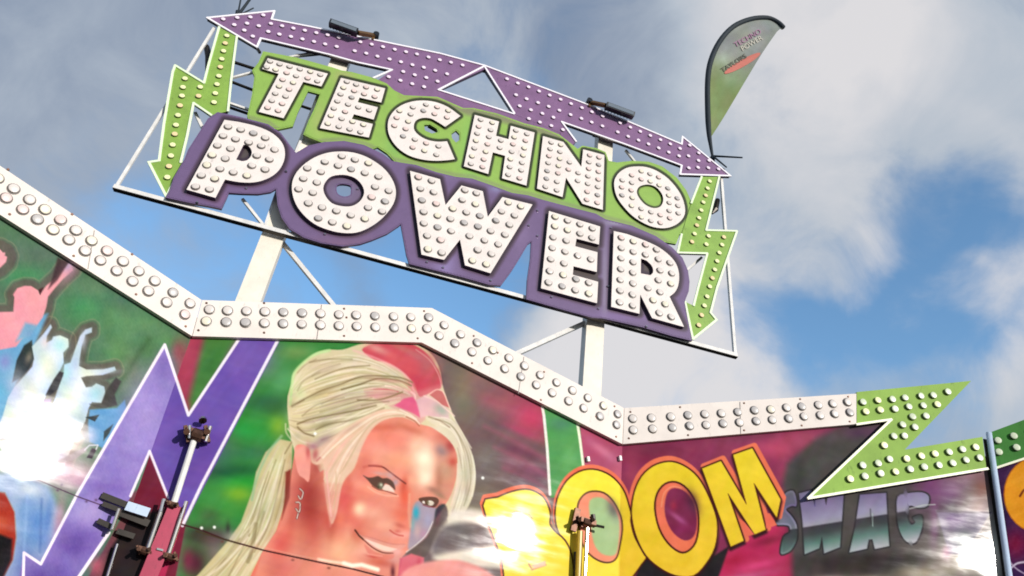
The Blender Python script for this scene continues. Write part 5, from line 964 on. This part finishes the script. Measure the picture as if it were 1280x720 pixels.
wn.inputs['Scale'].default_value = 5; wn.inputs['Detail'].default_value = 5; lk.new(dirv, wn.inputs['Vector']); wob.inputs['Scale'].default_value = .2
dw = vm('NORMALIZE', vm('ADD', dirv, wob.outputs[0]).outputs[0]).outputs[0]
def patch(px, py, rad, amt):
    """a cloud or clear patch in a given compass direction of the real sky; rad in pixels of the 1000 px focal length"""
    d = nrm(rays(px, py)); ct = math.cos(math.atan(rad/1000.)); dp = vm('DOT_PRODUCT', dw, tuple(d.tolist())).outputs['Value']
    m = nd.new('ShaderNodeMapRange'); m.interpolation_type = 'SMOOTHSTEP'; lk.new(dp, m.inputs['Value']); m.inputs['From Min'].default_value = math.cos(math.atan(rad*1.5/1000.)); m.inputs['From Max'].default_value = math.cos(math.atan(rad*.35/1000.))
    m.inputs['To Min'].default_value = 0; m.inputs['To Max'].default_value = amt; return m.outputs[0]
def total(base, ps):
    v = base
    for p in ps: v = ma('ADD', v, p)
    return v
# cover: 0 clear blue, 1 full cloud
cov = total(ma('ADD', ma('MULTIPLY', ma('SUBTRACT', n1, .5), 1.1), .74), [
    patch(600, 400, 110, -.62), patch(480, 380, 120, -.30), patch(250, 320, 120, -.46), patch(1150, 350, 100, -.38), patch(1200, 290, 70, -.2), patch(1060, 350, 40, .18), patch(1180, 370, 34, .22), patch(1240, 330, 30, .15), patch(1240, 400, 60, .12), patch(1010, 400, 60, -.4), patch(1250, 250, 60, -.3), patch(1090, 440, 90, -.3), patch(620, 110, 60, -.25), patch(1180, 400, 60, -.2),
    patch(1260, 130, 110, .2), patch(90, 60, 220, .25), patch(780, 460, 120, .35), patch(1010, 90, 170, .2), patch(60, 250, 100, -.05)])
cov = ma('ADD', cov, ma('MULTIPLY', ma('SUBTRACT', n2, .5), 1.25))
cr_ = nd.new('ShaderNodeMapRange'); cr_.interpolation_type = 'SMOOTHSTEP'; lk.new(cov, cr_.inputs['Value']); cr_.inputs['From Min'].default_value = .05; cr_.inputs['From Max'].default_value = .95
covf = ma('MULTIPLY', cr_.outputs[0], .97)
bri = total(ma('ADD', ma('MULTIPLY', ma('SUBTRACT', n3, .5), .4), .42), [
    patch(1080, 130, 230, .30), patch(1000, 50, 130, .2), patch(1240, 330, 120, .3), patch(820, 470, 130, .6), patch(900, 430, 120, .2), patch(80, 60, 260, .02), patch(250, 150, 200, -.05), patch(760, 60, 90, -.10), patch(1180, 260, 70, -.22), patch(560, 90, 90, .14), patch(1180, 470, 120, .2), patch(1150, 60, 60, .1), patch(500, 330, 120, -.04)])
bri = ma('ADD', bri, ma('MULTIPLY', ma('SUBTRACT', n2, .5), .5))
ramp = nd.new('ShaderNodeValToRGB'); lk.new(bri, ramp.inputs[0]); e = ramp.color_ramp.elements
e[0].position = .05; e[0].color = (*lin((112, 128, 150)), 1); e[1].position = 1.; e[1].color = (*lin((232, 230, 232)), 1)
q = e.new(.35); q.color = (*lin((146, 160, 182)), 1); q = e.new(.65); q.color = (*lin((190, 200, 212)), 1)
cb = nd.new('ShaderNodeBackground'); lk.new(ramp.outputs[0], cb.inputs[0]); cb.inputs[1].default_value = .72
mx = nd.new('ShaderNodeMixShader'); lk.new(covf, mx.inputs[0]); lk.new(bg.outputs[0], mx.inputs[1]); lk.new(cb.outputs[0], mx.inputs[2])
lk.new(mx.outputs[0], nd['World Output'].inputs[0])
scene.cycles.filter_width = 1.8
scene.view_settings.view_transform = 'Standard'; scene.view_settings.look = 'None'; scene.view_settings.exposure = .36; scene.view_settings.gamma = 1
